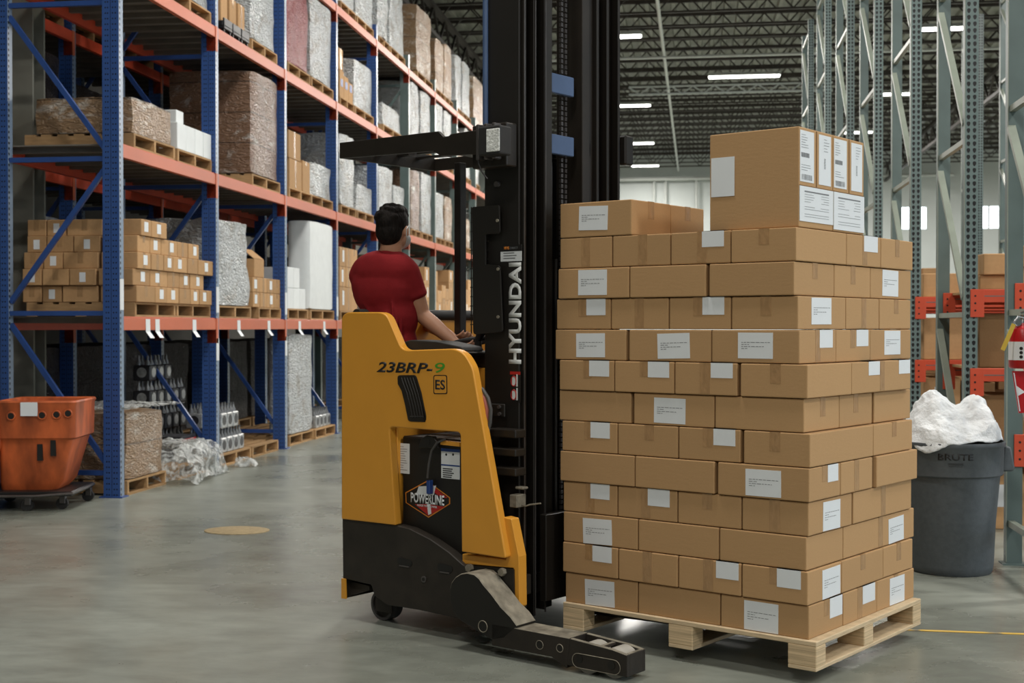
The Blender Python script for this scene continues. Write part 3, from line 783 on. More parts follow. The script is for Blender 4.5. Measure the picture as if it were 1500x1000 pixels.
# diamond badge
def badge(pts, off, m, par=TR):
    q = [onS(x, y, bs) for x, y in pts]
    return MB().prism([(t-T0, z) for t, z in q], bs-S0-off, bs-S0-.0002, 'xz').build('badge' if par is TR else 'badge_field', m, par)
bd = badge([(594, 721), (626, 703.5), (659.5, 728.5), (659.5, 738), (628, 758), (594.5, 736)], .0015, 'orange_vinyl')
badge([(595.5, 722), (626, 705.5), (658, 729), (658, 737), (628, 756), (596, 735.5)], .0022, 'ink_black', bd)
badge([(608, 738), (628, 738), (652, 742), (628, 755)], .003, 'red_vinyl', bd)
badge([(630, 708.5), (656, 729), (648, 729), (632, 718)], .003, 'red_vinyl', bd)
badge([(614, 712), (639, 711), (636, 725), (610, 724)], .0032, 'label_paper', bd)
badge([(626, 738), (631, 738), (632.5, 752), (628, 754)], .0036, 'label_paper', bd)
def ttext(name, body, x0, x1, yb, yt, s, m, par, bold=0, shear=0, off=.002):
    a, zb = onS(x0, yb, s); b, zb2 = onS(x1, yb, s); _, zt = onS(x0, yt, s)
    zz = onS((x0+x1)/2, yb, s)[1]; zt = onS((x0+x1)/2, yt, s)[1]
    return textmesh(name, body, m, L3(a, s-off, zz), (1, 0, 0), (0, 0, 1), b-a, zt-zz, par, bold, shear)
ttext('lettering', 'POWERLINE', 602.5, 651.5, 738, 723, bs, 'label_paper', bd, .03, 0, .0045)
ttext('lettering', 'INDUSTRIAL POWER', 612, 641, 742.5, 739.5, bs, 'label_paper', bd, .01, 0, .0045)
# battery cable with blue plug
pp = [(652, 643), (640, 648), (632, 660), (628, 680), (626, 700)]
MB().tube([L3(*((lambda q: (q[0], bs-.05, q[1]))(onS(x, y, bs-.05)))) for x, y in pp], .006, 8).build('battery_cable', 'hose_grey', TR, smooth=True)
q = onS(626.5, 712, bs-.04); MB().box(q[0]-T0-.012, q[0]-T0+.012, bs-S0-.04, bs-S0-.01, q[1]-.04, q[1]+.03).build('cable_plug', 'blue_vinyl', TR, bevel=.004)
# --- marks on the side panel
ttext('model_lettering', '23BRP-', 552, 634, 546, 530.5, NS, 'ink_black', side, .022, .25)
ttext('model_lettering', '9', 637.5, 652, 546, 531, NS, 'green_vinyl', side, .0, .15)
es = arc([(635, 549, 3), (655, 549, 3), (655.5, 577, 3), (635, 577, 3)], 4)
q = [onS(x, y, NS) for x, y in es]
e1 = MB().prism([(t-T0, z) for t, z in q], NS-S0-.001, NS-S0-.0001, 'xz').build('es_badge', 'ink_black', side)
es = arc([(636.4, 550.4, 2.5), (653.7, 550.4, 2.5), (654.2, 575.6, 2.5), (636.4, 575.6, 2.5)], 4)
q = [onS(x, y, NS) for x, y in es]
MB().prism([(t-T0, z) for t, z in q], NS-S0-.0018, NS-S0-.001, 'xz').build('badge_field', 'truck_amber', e1)
ttext('lettering', 'ES', 638, 652.5, 570.5, 556, NS, 'ink_black', e1, .02, 0, .0026)
# louvred vent
vent = arc([(582, 549.5, 4), (609, 549, 4), (617, 575), (624.5, 612, 5), (622, 618, 4), (598, 617, 4), (593, 592), (588, 572), (582.5, 562)], 3)
vt = tprism('vent_grille', vent, NS-.004, NS-.0005, 'truck_black', par=side, bevel=.001)
for i in range(5):
    f = (i+.5)/5
    pts = [(583+4+f*21, 553), (586+4+f*21, 562), (590+5+f*20, 575), (596+4+f*20, 594), (599+4+f*20, 611)]
    MB().tube([L3(*((lambda q: (q[0], NS-.005, q[1]))(onS(x, y, NS)))) for x, y in pts], .0032, 6).build('louvre', 'mast_black', vt, smooth=True)
    q = onS(601.5+f*20, 609.5, NS); MB().box(q[0]-T0-.006, q[0]-T0+.006, NS-S0-.0095, NS-S0-.008, q[1]-.002, q[1]+.002).build('clip', 'mast_edge', vt)
# --- black chassis with its curved top
ch = [(501, 759), (576, 768), (600, 774), (631, 790), (657, 808), (677, 826), (690, 834), (690, 910), (659, 903), (613, 893), (567, 886), (548, 872), (543, 856), (502, 847)]
chs = tprism('chassis', ch, NS+.015, FS-.02, 'chassis_grime', bevel=.004)
tprism('chassis_nose', [(688, 834), (752, 834), (752, 893), (735, 913), (688, 911)], NS+.055, NS+.16, 'battery_black', at=NS+.055)
def slot(x0, x1, y, par=chs):
    pts = []
    a = onS(x0, y, NS+.015); b = onS(x1, y+3.5, NS+.015)
    r = .018; 
    for k in range(9): th = math.pi/2+math.pi*k/8; pts.append((a[0]-T0+r*math.cos(th), a[1]+r*math.sin(th)))
    for k in range(9): th = -math.pi/2+math.pi*k/8; pts.append((b[0]-T0+r*math.cos(th), b[1]+r*math.sin(th)))
    m = MB().prism(pts, NS+.012-S0, NS+.016-S0, 'xz').build('lifting_slot', 'ink_black', par)
    MB().box(a[0]-T0, b[0]-T0, NS+.008-S0, NS+.0145-S0, min(a[1], b[1])-r-.004, min(a[1], b[1])-r+.002).build('slot_lip', 'mast_edge', m)
slot(586, 600, 821); slot(645, 659, 830)
q = onS(621.5, 848, NS+.015); MB().cyl(L3(q[0], NS+.008, q[1]), L3(q[0], NS+.018, q[1]), .016, n=16).build('grease_port', 'mast_edge', chs, smooth=True)
MB().cyl(L3(q[0], NS+.006, q[1]), L3(q[0], NS+.009, q[1]), .009, n=16).build('port_hole', 'ink_black', chs)
tprism('rear_skirt', [(500, 847), (505, 848), (506, 877), (500, 876)], NS+.0, NS+.012, 'truck_amber')
tprism('rear_skirt_inner', [(500.5, 847), (504, 848), (505, 876), (500.5, 875)], NS+.013, FS, 'chassis_grime')
tprism('skirt_lining', [(505, 849), (541, 858), (541, 864), (507, 874)], NS+.06, NS+.08, 'chassis_grime')
# rear caster wheel
wt, wz = onS(563, 880, -.22)
def wheel(name, t, s0, s1, z, r, m='rubber', hub='mast_edge', par=TR):
    y0, y1 = s0-S0, s1-S0
    prof = [(r*.80, 0), (r*.97, .0), (r, .008), (r, s1-s0-.008), (r*.97, s1-s0), (r*.80, s1-s0)]
    mb = MB(); n = 32; c = (t-T0, y0, z); vs = []
    for rr_, h in prof: vs += [(c[0]+rr_*math.cos(2*math.pi*k/n), c[1]+h, c[2]+rr_*math.sin(2*math.pi*k/n)) for k in range(n)]
    fs = [(i*n+k, (i+1)*n+k, (i+1)*n+(k+1) % n, i*n+(k+1) % n) for i in range(5) for k in range(n)]
    fs += [(5*n+k, k, (k+1) % n, 5*n+(k+1) % n) for k in range(n)]
    mb.add(vs, fs); o = mb.build(name, m, par, smooth=True)
    h = MB().cyl((c[0], y0+.012, z), (c[0], y1-.012, z), r*.81, n=24); h.cyl((c[0], y0+.002, z), (c[0], y1-.002, z), r*.3, n=16)
    h.build('hub', hub, o, smooth=True)
    return o
wheel('caster_wheel', wt, -.24, -.16, .082, .082, m='hose_grey', hub='chassis_grime')
MB().box(wt-T0-.03, wt-T0+.09, -.26-S0, -.245-S0, .05, .28).build('caster_fork', 'chassis_grime', TR, bevel=.004)
wheel('drive_wheel', wt+.05, .62, .72, .13, .13, hub='chassis_grime')
# --- front amber flange, bolted plate
tprism('front_flange', [(737, 757), (749, 760), (760, 815), (761, 888), (755, 893), (752, 832), (684, 826), (677, 829), (677, 811), (741, 819)], NS+.04, NS+.10, 'truck_amber', bevel=.003)
pl = tprism('mounting_plate', [(680, 827), (752, 834), (753, 886), (690, 880)], NS+.03, NS+.05, 'battery_black')
for x, y in ((690, 831), (738, 837)):
    q = onS(x, y, NS+.03); MB().cyl(L3(q[0], NS+.005, q[1]), L3(q[0], NS+.03, q[1]), .019, n=6).build('bolt', 'worn_steel', pl)
# --- load leg: rounded arm, then the low straddle leg with two rollers
AS, AE = -.466, -.32
arm_pts = [(659, 862), (661, 853), (667, 845), (675, 840), (684, 838.5), (695, 841), (702, 847), (708, 856), (720, 870), (734, 889), (748, 903), (758, 917), (738, 935), (720, 937), (700, 925), (683, 914), (671, 906), (663, 894), (659, 878)]
for nm, a0, a1 in (('leg_arm', AS, AE), ('leg_arm', 1.2, 1.345)):
    am = tprism(nm, arm_pts, a0, a1, ['battery_black', 'worn_steel'], at=AS, bevel=.004)
    if a0 == AS:
        me = am.data
        for p in me.polygons:
            if p.normal.z > .25: p.material_index = 1
q = onS(709.5, 889, AE); MB().cyl(L3(q[0]-.02, AE, q[1]+.03), L3(q[0]-.02, AE+.03, q[1]+.03), .10, n=24).build('pivot_boss', 'worn_steel', TR, smooth=True, bevel=.004)
q = onS(708, 917, AS)
MB().cyl(L3(q[0], AS-.003, q[1]), L3(q[0], AS+.002, q[1]), .026, n=20).build('pin_hole', 'ink_black', TR)
mb = MB(); mb.tube([L3(q[0]+.027*math.cos(k*math.pi/10), AS-.004, q[1]+.027*math.sin(k*math.pi/10)) for k in range(21)], .0025, 6); mb.build('hole_rim', 'worn_steel', TR, smooth=True)
tbox('leg_beam', onS(690, 880, AS)[0]-.05, onS(690, 880, AS)[0]+.05, AE, 1.2, .22, .32, 'chassis_grime')
def leg(a0, a1):
    g = MB(); E = lambda x, y: onS(x, y, AS)
    # solid inner portion
    base = [E(720, 913), E(835, 934.5), E(830, 979), E(808, 962), E(720, 945)]
    g.prism([(t-T0, z) for t, z in base], a0-S0, a1-S0, 'xz')
    x1 = E(835, 934.5)[0]; xe, zt = E(919, 959.5); _, zb = E(919, 992); zt1 = E(835, 934.5)[1]; zn = E(897, 951)
    out = [(E(835, 934.5)), (zn[0], zn[1]), (xe, zt), (xe, zb), (E(830, 979)[0], zb+.002)]
    for c, d in ((a0, a0+.02), (a1-.02, a1)): g.prism([(t-T0, z) for t, z in out], c-S0, d-S0, 'xz')
    g.prism([(xe-.018-T0, zb), (xe-T0, zb), (xe-T0, zt), (xe-.018-T0, zt+.004)], a0+.02-S0, a1-.02-S0, 'xz')
    xm = (x1+xe)/2
    g.box(xm-.012-T0, xm+.012-T0, a0+.02-S0, a1-.02-S0, zt, zt+.014)
    ob = g.build('straddle_leg', ['chassis_grime', 'worn_steel'], TR, bevel=.003)
    for p in ob.data.polygons:
        if p.normal.z > .6: p.material_index = 1
    for xr in ((x1+xm)/2+.005, (xm+xe)/2-.01):
        MB().cyl(L3(xr, a0+.022, .068), L3(xr, a1-.022, .068), .068 if xr < xm else .066, n=28).build('load_roller', 'roller_grey', ob, smooth=True)
    # pocket on the side plate and pins
    if a0 == AS:
        pa, pb = E(847, 966), E(900, 976); r = .032; pts = []
        zc = (pa[1]+pb[1])/2
        for k in range(9): th = math.pi/2+math.pi*k/8; pts.append(L3(pa[0]+r*math.cos(th), a0-.002, pa[1]-.003+r*math.sin(th)))
        for k in range(9): th = -math.pi/2+math.pi*k/8; pts.append(L3(pb[0]+r*math.cos(th), a0-.002, pb[1]-.003+r*math.sin(th)))
        MB().tube(pts+[pts[0]], .0018, 6).build('pocket_rim', 'worn_steel', ob, smooth=True)
        for x, y, rr_ in ((849, 965, .017), (896, 974, .019), (791, 944, .018), (820.5, 949, .016)):
            q = E(x, y); MB().cyl(L3(q[0], a0-.004, q[1]), L3(q[0], a0+.001, q[1]), rr_, n=18).build('axle_pin', 'battery_black', ob, smooth=True)
            if x < 830: MB().tube([L3(q[0]+(rr_+.002)*math.cos(k*math.pi/8), a0-.003, q[1]+(rr_+.002)*math.sin(k*math.pi/8)) for k in range(17)], .002, 6).build('pin_rim', 'worn_steel', ob, smooth=True)
leg(AS, AE); leg(1.2, 1.345)
# --- operator console, cowling, controls
zc = onS(640, 514, 0)[1]
cons = MB().prism([(onS(590, 505, NS+.05)[0]-T0, 1.30), (onS(690, 520, NS+.05)[0]-T0, 1.30), (onS(690, 520, NS+.05)[0]-T0, 1.40), (onS(650, 508, NS+.05)[0]-T0, 1.455), (onS(600, 498, NS+.05)[0]-T0, 1.46)], NS+.05-S0, FS-.05-S0, 'xz')
cons_t = onS(640, 505, NS+.05)[0]
fr = tprism('arm_rest', arc([(586, 503, 3), (600, 497.5, 5), (640, 500, 5), (676, 508, 4), (679, 514), (590, 514)]), NS+.06, NS+.22, 'rubber', at=NS+.06, bevel=.02, seg=3, smooth=True)
tm0 = onS(692, 520, .1)[0]
tbox('console', -2.12, -1.74, NS+.25, FS-.05, 1.34, 1.42, 'truck_black', bevel=.02, seg=2)
tbox('front_cowl', -1.90, -1.74, NS+.25, FS-.05, .5, 1.34, 'truck_amber', bevel=.006)
wh = MB(); wc = L3(-2.02, .10, 1.47); 
wh.tube([wc+Vector((.11*math.cos(k*math.pi/12), .11*math.sin(k*math.pi/12), .02*math.cos(k*math.pi/12))) for k in range(25)], .013, 10)
wh.cyl(wc-Vector((0, 0, .06)), wc+Vector((0, 0, .01)), .02, n=12); wh.bar(wc-Vector((.1, 0, 0)), wc+Vector((.1, 0, 0)), .02, .012)
wh.build('steering_wheel', 'rubber', TR, smooth=True)
hq = L3(-1.90, .0, 1.42)
MB().tube([hq, hq+Vector((0, 0, .06)), hq+Vector((.03, -.01, .10)), hq+Vector((.07, -.02, .12))], [.022, .018, .024, .018], 10).build('control_lever', 'rubber', TR, smooth=True)
hq = L3(-1.86, .12, 1.42); MB().ell(hq+Vector((0, 0, .05)), (.06, .05, .05), 14).build('control_pod', 'pack_silver', TR, smooth=True)
tbox('display_screen', -1.83, -1.80, .3, .5, 1.42, 1.62, 'battery_black')
# clear plastic rag/bag on the console
# --- black screen plates beside the mast
tprism('screen_plate', arc([(691, 303, 3), (731, 300, 3), (732, 342, 4), (711, 343, 2), (711, 387), (732, 389, 4), (736, 486, 5), (693, 490, 5)], 3), -.20, -.19, 'battery_black', bevel=.001)
for x, y in ((729, 323), (730, 394), (730, 464)):
    q = onS(x, y, -.2); MB().cyl(L3(q[0], -.206, q[1]), L3(q[0], -.2, q[1]), .008, n=10).build('bolt', 'worn_steel', TR)
gr = MB(); yy = 312
while yy < 480:
    q = onS(689, yy, -.18); q2 = onS(716, yy, -.18)
    gr.cyl(L3(q[0], -.18, q[1]), L3(q2[0], -.18, q2[1]), .0025, n=6); yy += 13.6
q = onS(690.5, 303, -.18); q2 = onS(690.5, 488, -.18)
gr.cyl(L3(q[0], -.18, q[1]), L3(q2[0], -.18, q2[1]), .003, n=6); gr.build('wire_guard', 'mast_black', TR)
# --- mast
MT = -1.48; ZM = 3.75
def rail(s0, s1, flip=False):
    k = (s1-s0)/.29; f = (lambda v: s0+v*k) if not flip else (lambda v: s1-v*k)
    def bx(a, b, t0, t1, m, nm, z0=.09, z1=ZM):
        x, y = sorted((f(a), f(b))); tbox(nm, t0, t1, x, y, z0, z1, m, bevel=.003)
    bx(0, .018, MT-.24, MT, 'mast_black', 'mast_channel')
    bx(.018, .085, MT-.20, MT-.05, 'mast_black', 'channel_web')
    bx(.085, .103, MT-.21, MT-.006, 'mast_black', 'mast_channel', .11, ZM-.1)
    bx(.103, .17, MT-.20, MT-.055, 'battery_black', 'channel_web', .11, ZM-.1)
    bx(.17, .188, MT-.22, MT-.004, 'mast_black', 'mast_channel', .13, ZM-.15)
    bx(.188, .27, MT-.20, MT-.03, 'truck_black', 'channel_web', .13, ZM-.15)
rail(-.15, .14); rail(.36, .69, True)
# highlight along the front lip edges, put in as paler strips
for s in (-.15, -.062, .021): tbox('rail_edge_glint', MT-.004, MT+.002, s, s+.006, .12, ZM-.15, 'mast_edge', bevel=0)
tbox('mast_side_plate', -1.72, MT-.02, -.165, -.151, .12, 3.7, 'battery_black', bevel=.003)
MB().cyl(L3(-1.705, -.175, onS(720, 185, -.175)[1]), L3(-1.705, -.175, 3.7), .014, n=10).build('lift_tube', 'bracket_blue', TR, smooth=True)  # steel tube with a bluish reflection put into its colour
for z0, m in ((2.74, 'bracket_blue'), (2.43, 'bracket_blue')):
    tbox('mast_crossmember', MT-.075, MT-.045, .122, .33, z0, z0+.10, m)
for z0 in (3.6, .2): tbox('mast_crossmember', MT-.20, MT-.17, .12, .38, z0, z0+.10, 'mast_black')
tbox('mast_gap_filler', MT-.27, MT-.25, -.06, .60, .3, 2.50, 'battery_black')  # dark filler plate added to hide the bright wall between the rails
# chains and hoses between the rails
for s in (.30, .335):
    ch_ = MB(); z = .3
    while z < 3.6: ch_.box(MT-.115-T0, MT-.10-T0, s-S0-.008, s-S0+.008, z, z+.02); z += .027
    tag(ch_.build('lift_chain', 'mast_edge', TR), None)
for i in range(4):
    s = .15+.018*i; zt_ = 2.52-.012*i
    MB().tube([L3(MT-.10, s, .4), L3(MT-.10, s, zt_-.12), L3(MT-.10, s-.006, zt_-.03), L3(MT-.11, s-.02-.01*i, zt_), L3(MT-.13, s-.06-.01*i, zt_+.0)], .007, 8).build('hydraulic_hose', 'hose_black' if i % 2 else 'mast_edge', TR, smooth=True)
MB().cyl(L3(MT-.13, .25, .15), L3(MT-.13, .25, 1.9), .03, n=14).build('lift_cylinder', 'mast_black', TR, smooth=True)
for i, s in enumerate((.19, .225, .27)):
    MB().cyl(L3(MT-.16, s, .3), L3(MT-.16, s, 3.6), .006, n=8).build('guide_rod', 'mast_black', TR, smooth=True)
# small work lamp on the far rail
tbox('rear_lamp', MT-.02, MT+.03, .70, .78, 2.42, 2.58, 'mast_black', bevel=.01)
# --- lettering and stickers on the mast side plate
PS = -.165
a, zb = onS(764, 533, PS); b, zt = onS(764, 384, PS); al, _ = onS(745.5, 460, PS)
textmesh('lettering', 'HYUNDAI', 'white_vinyl', L3(a, PS-.0015, zb), (0, 0, 1), (-1, 0, 0), zt-zb, a-al, TR, .042)
o, *_ = sticker('dealer_sticker', 733.5, 358.5, 764.5, 382.5, PS, 'label_paper')
sticker('sticker_header', 733.5, 358.5, 764.5, 368, PS, 'ink_black', o, .002)
ttext('lettering', 'MHS', 739, 746.5, 365.5, 361, PS, 'orange_vinyl', o, .02, 0, .0032)
ttext('lettering', 'DIRECT', 748, 759, 364.5, 361.5, PS, 'print_ink', o, .0, 0, .0032)
tlines(o, 738, 369.5, 762, 381, PS, 3, off=.003, th=.004, seed=3)
o, *_ = sticker('hazard_sticker', 747, 543.5, 763, 589, PS, 'ink_black')
sticker('sticker_header', 747.5, 544, 762.5, 548.5, PS, 'red_vinyl', o, .002)
for y in (558, 578):
    q = onS(753, y, PS); mb = MB(); mb.tube([L3(q[0]+.016*math.cos(k*math.pi/8), PS-.003, q[1]+.024*math.sin(k*math.pi/8)) for k in range(17)], .003, 6); mb.build('pictogram_ring', 'red_vinyl', o)
    sticker('pictogram', 751, y-6, 755.5, y+7, PS, 'white_vinyl', o, .004); sticker('pictogram', 757, y-10, 758.5, y+8, PS, 'white_vinyl', o, .004)
# brackets, pins and hose loop low on the mast side
for (x0, y0, x1, y1) in ((719, 627, 755, 642), (721, 655, 755, 669), (724, 683, 755, 698)):
    a, zt = onS(x0-6, y0, -.25); b, _ = onS(x1, y0, -.25); zb = onS(x1, y1, -.25)[1]
    tbox('side_bracket', a, b, -.25, -.165, zb, zt, 'truck_black', bevel=.006, seg=2)
a, zt = onS(704, 590, -.21); b, _ = onS(740, 592, -.21); zb = onS(740, 611, -.21)[1]
pl = tbox('cable_bracket', a, b, -.215, -.205, zb, zt, 'battery_black')
for x, y in ((731, 596), (731.5, 606)):
    q = onS(x, y, -.22); MB().cyl(L3(q[0], -.225, q[1]), L3(q[0], -.215, q[1]), .009, n=12).build('bolt', 'mast_edge', pl)
for dx, m, r_ in ((0, 'hose_pink', .011), (5, 'hose_grey', .010)):
    pts = [(692+dx, 566), (702+dx, 570), (710+dx, 583), (714+dx, 600), (713+dx, 618), (709+dx, 634)]
    MB().tube([L3(*((lambda q: (q[0], -.30, q[1]))(onS(x, y, -.30)))) for x, y in pts], r_, 10).build('battery_lead', m, TR, smooth=True)
a, zt = onS(746, 724, -.24); b, zb = onS(757, 744, -.24)
tbox('latch_block', a, b, -.24, -.166, zb, zt, 'worn_steel', bevel=.004)
a, zt = onS(756, 712, -.2); b, zb = onS(768, 717, -.2)
tbox('latch_plate', a, b, -.21, -.166, zb, zt, 'worn_steel')
pts = [(762, 738), (770, 741), (776, 739), (792, 737)]
MB().tube([L3(*((lambda q: (q[0], -.20, q[1]))(onS(x, y, -.20)))) for x, y in pts], .004, 6).build('latch_wire', 'worn_steel', TR, smooth=True)
# --- carriage and forks
tbox('carriage', MT+.02, MT+.06, -.05, .62, .19, .62, 'mast_black')
for s in (.17, .84):
    f = MB().prism([(MT+.06-T0, .105), (-.25-T0, .135), (-.2-T0, .15), (MT+.10-T0, .166), (MT+.10-T0, .6), (MT+.06-T0, .6)], s-S0, s+.12-S0, 'xz').build('fork', 'mast_black', TR, bevel=.003)
# --- overhead guard
GS, GF = -.30, .44
gz = onS(497, 232, GS)[1]; gt0 = onS(497, 220, GS)[0]; gt1 = onS(640, 210, GS)[0]; gzt = onS(497, 208, GS)[1]
gu = [(497, 232), (497, 209, 3), (642, 192), (650, 200), (657, 199), (660, 196), (735, 185), (735, 228), (690, 226), (645, 228), (634, 221)]
gq = [onS(p[0], p[1], GS) for p in gu]
og = MB().prism([(t-T0, z) for t, z in gq], GS-S0, GS-S0+.02, 'xz').build('overhead_guard', 'truck_black', TR, bevel=.003)
gtE = MT-.03
MB().box(gt0-T0, gt0-T0+.02, GS+.02-S0, GF-S0, gz, gzt).build('guard_rail', 'truck_black', og, bevel=.003)
MB().box(gt0-T0, gtE-T0, GF-S0, GF-S0+.02, gz, gzt-.02).build('guard_rail', 'truck_black', og, bevel=.003)
MB().box(gt1-T0-.02, gtE-T0-.2, GS+.02-S0, GF-S0, gz-.02, gz-.0).build('guard_plate', 'truck_black', og, bevel=.003)
for i in range(4):
    s = GS+.13+.15*i
    MB().box(gt0-T0+.02, gt1-T0-.02, s-S0, s-S0+.035, gzt-.035, gzt-.025).build('guard_slat', 'mast_black', og)
    MB().box(gt0-T0+.15+.12*i, gt0-T0+.155+.12*i, s-S0-.03, s-S0+.03, gz+.02, gz+.05).build('slat_clip', 'mast_edge', og)
tbox('guard_mount', gtE-.22, MT-.03, GS+.05, -.166, onS(750, 246, PS)[1], onS(750, 182, PS)[1], 'truck_black', bevel=.008, seg=2)
for i in range(3): tbox('mount_rib', gtE-.15+.05*i, gtE-.13+.05*i, GS-.005, GS+.05, onS(750, 236, PS)[1], onS(750, 184, PS)[1], 'mast_edge', par=TR)
pt, ps = -2.31, .306
tbox('guard_pillar', pt, pt+.045, ps-.025, ps+.03, 1.42, gz+.01, 'mast_black', bevel=.004)
# work lamp
a, zt = onS(706, 187, GS-.06); b, zb = onS(738, 226, GS-.06)
lm = tbox('work_lamp', a, b, GS-.09, GS, zb, zt, 'rubber', bevel=.008, seg=2)
a, zt = onS(713, 189.5, GS-.09); b, zb = onS(732.5, 221, GS-.09)
MB().box(a-T0, b-T0, GS-.096-S0, GS-.089-S0, zb, zt).build('lens', 'lamp_lens', lm, bevel=.003)
pts = [(700, 228), (701, 240), (706, 252), (714, 262)]
MB().tube([L3(*((lambda q: (q[0], GS, q[1]))(onS(x, y, GS)))) for x, y in pts], .004, 6).build('lamp_cable', 'hose_black', TR, smooth=True)
q = onS(730, 270, PS); MB().cyl(L3(q[0], PS-.02, q[1]), L3(q[0], PS, q[1]), .014, n=12).build('socket', 'mast_edge', TR)
# operator floor
tbox('operator_floor', tr_+.06, -1.92, NS+.06, FS-.06, .26, .30, 'rubber')
# ================================================================= operator: stands in the truck with his back to us
def voxel(o, size, smooth=6):
    r = o.modifiers.new('skin', 'REMESH'); r.mode = 'VOXEL'; r.voxel_size = size; r.use_smooth_shade = True
    s = o.modifiers.new('soften', 'SMOOTH'); s.iterations = smooth; s.factor = .5
    return o
def pr(px, py, d):
    u, dd, z = ray(px, py); k = d/dd; p = W(u, dd, z)*k; return Vector((p.x, p.y, p.z+CAMZ))
HD = 7.18
PB = pr(572, 500, HD); PB.z = .30
man = thing('person', 'man in dark red t-shirt and face mask standing in the truck, back turned', 'person', PB, 0)
def A(px, py, d): return pr(px, py, d)-PB
def taper(mb, pts, rs, n=14, flat=None):
    """limb as overlapping tapered segments with round joints"""
    for (p, q), (a, b) in zip(zip(pts, pts[1:]), zip(rs, rs[1:])): mb.cyl(p, q, a, b, n=n)
    for p, r_ in zip(pts, rs): mb.ell(p, (r_*1.01,)*3, n)
    return mb
view = W(0, 1).normalized(); right = W(1, 0).normalized(); up = Vector((0, 0, 1))
# the man looks away from us and a little to the right
fwd = (view*.90+right*.43).normalized(); sid = Vector((fwd.y, -fwd.x, 0))     # sid = his right
Rf = Matrix((sid, fwd, up)).transposed()
head = A(576, 336, HD); neck0 = A(572, 372, HD); chest = A(563, 420, HD); belly = A(570, 470, HD); pelvis = A(568, 520, HD)
shR = A(596, 399, HD-.05); shL = A(530, 404, HD+.05); elR = A(619, 462, HD-.02); wrR = A(668, 503, HD-.16)
elL = A(622, 470, HD+.34); wrL = A(662, 494, HD+.12)
body = MB()
body.ell(head+up*.018, (.076, .094, .098), 24, rot=Rf)                    # skull
body.ell(head+fwd*.018-up*.045, (.062, .074, .070), 20, rot=Rf)         # jaw and face
body.ell(head+fwd*.088-up*.078, (.026, .018, .022), 12, rot=Rf)         # chin
taper(body, [head+fwd*.098+up*.018, head+fwd*.112-up*.012], [.009, .013], 10)   # nose
for s_ in (-1, 1):
    body.ell(head+sid*s_*.079+fwd*.008-up*.012, (.009, .020, .032), 12, rot=Rf)     # ears
    body.ell(head+sid*s_*.031+fwd*.083+up*.012, (.017, .010, .012), 10, rot=Rf)
    body.ell(head+sid*s_*.033+fwd*.086+up*.032, (.022, .010, .007), 10, rot=Rf)     # brow
body.ell(head+fwd*.096-up*.048, (.024, .012, .008), 10, rot=Rf)         # lips
taper(body, [head-up*.06-fwd*.015, neck0, neck0-up*.06], [.056, .062, .085], 18)
body.ell(chest+up*.05, (.185, .105, .15), 20, rot=Rf); body.ell(belly, (.15, .10, .17), 20, rot=Rf); body.ell(pelvis, (.16, .11, .13), 20, rot=Rf)
taper(body, [neck0-up*.05, shR-up*.01], [.07, .06]); taper(body, [neck0-up*.05, shL-up*.01], [.07, .06])
taper(body, [shR, shR*.45+elR*.55, elR], [.060, .054, .043]); taper(body, [elR, elR*.65+wrR*.35, wrR], [.043, .043, .028])
taper(body, [shL, shL*.45+elL*.55, elL], [.060, .054, .043]); taper(body, [elL, elL*.65+wrL*.35, wrL], [.043, .043, .028])
hips = [pelvis-sid*.09-up*.05, pelvis+sid*.09-up*.05]
for i, h in enumerate(hips):
    kn = h+fwd*.03-up*.38; an = Vector((h.x, h.y, .09))
    kn.z = max(kn.z, .5); taper(body, [h, kn, an], [.085, .058, .042]); 
def hand(mb, wr, to, outv, curl=.5):
    """palm, four unequal bent fingers and a thumb off its side"""
    f = (to-wr).normalized(); o = (outv-f*outv.dot(f)).normalized(); n = f.cross(o)
    pc = wr+f*.052
    M3 = Matrix((o, f, n)).transposed()
    mb.ell(pc, (.040, .056, .017), 16, rot=M3); mb.ell(wr+f*.01, (.027, .03, .02), 12, rot=M3)
    for i, (off, ln) in enumerate(((-.030, .068), (-.010, .078), (.011, .073), (.030, .056))):
        k0 = pc+f*.045+o*off; b1 = (f-n*curl).normalized(); b2 = (f*.5-n*curl*1.9).normalized(); b3 = (f*.05-n*1.0).normalized()
        k1 = k0+b1*ln*.48; k2 = k1+b2*ln*.30; k3 = k2+b3*ln*.24
        taper(mb, [pc+f*.02+o*off, k0, k1, k2, k3], [.010, .0095, .0088, .008, .0068], 10)
    t0 = wr+f*.03-o*.030; t1 = t0+(f*.6-o*.75-n*.3).normalized()*.035; t2 = t1+(f*.95-o*.15-n*.4).normalized()*.030; t3 = t2+(f-n*.3).normalized()*.018
    taper(mb, [t0, t1, t2, t3], [.013, .0115, .010, .0085], 10)
hR = A(692, 513, HD-.26); hand(body, wrR, hR, view*-1+right*.1+up*.25, .5)
hL = A(683, 499, HD-.02); hand(body, wrL, hL, view*-1+right*.1+up*.2, .5)
voxel(body.build('body', 'skin', man), .0055, 5)
# hair
hr = MB()
hr.ell(head+up*.040-fwd*.012, (.085, .103, .090), 24, rot=Rf)
hr.ell(head-fwd*.045-up*.010, (.076, .066, .085), 20, rot=Rf)
hr.ell(head+up*.10+fwd*.02, (.066, .085, .040), 20, rot=Rf)
rr = random.Random(3)
for k in range(60):
    a = rr.uniform(0, 2*math.pi); e = rr.uniform(.25, 1.3)
    dv = sid*math.cos(a)*math.cos(e)*.083+fwd*(math.sin(a)*math.cos(e)*.10-.01)+up*(math.sin(e)*.105+.03)
    hr.ell(head+dv, (.016, .022, .012), 8, rot=Rf)
hm = hr.build('hair', 'hair', man); voxel(hm, .006, 2)
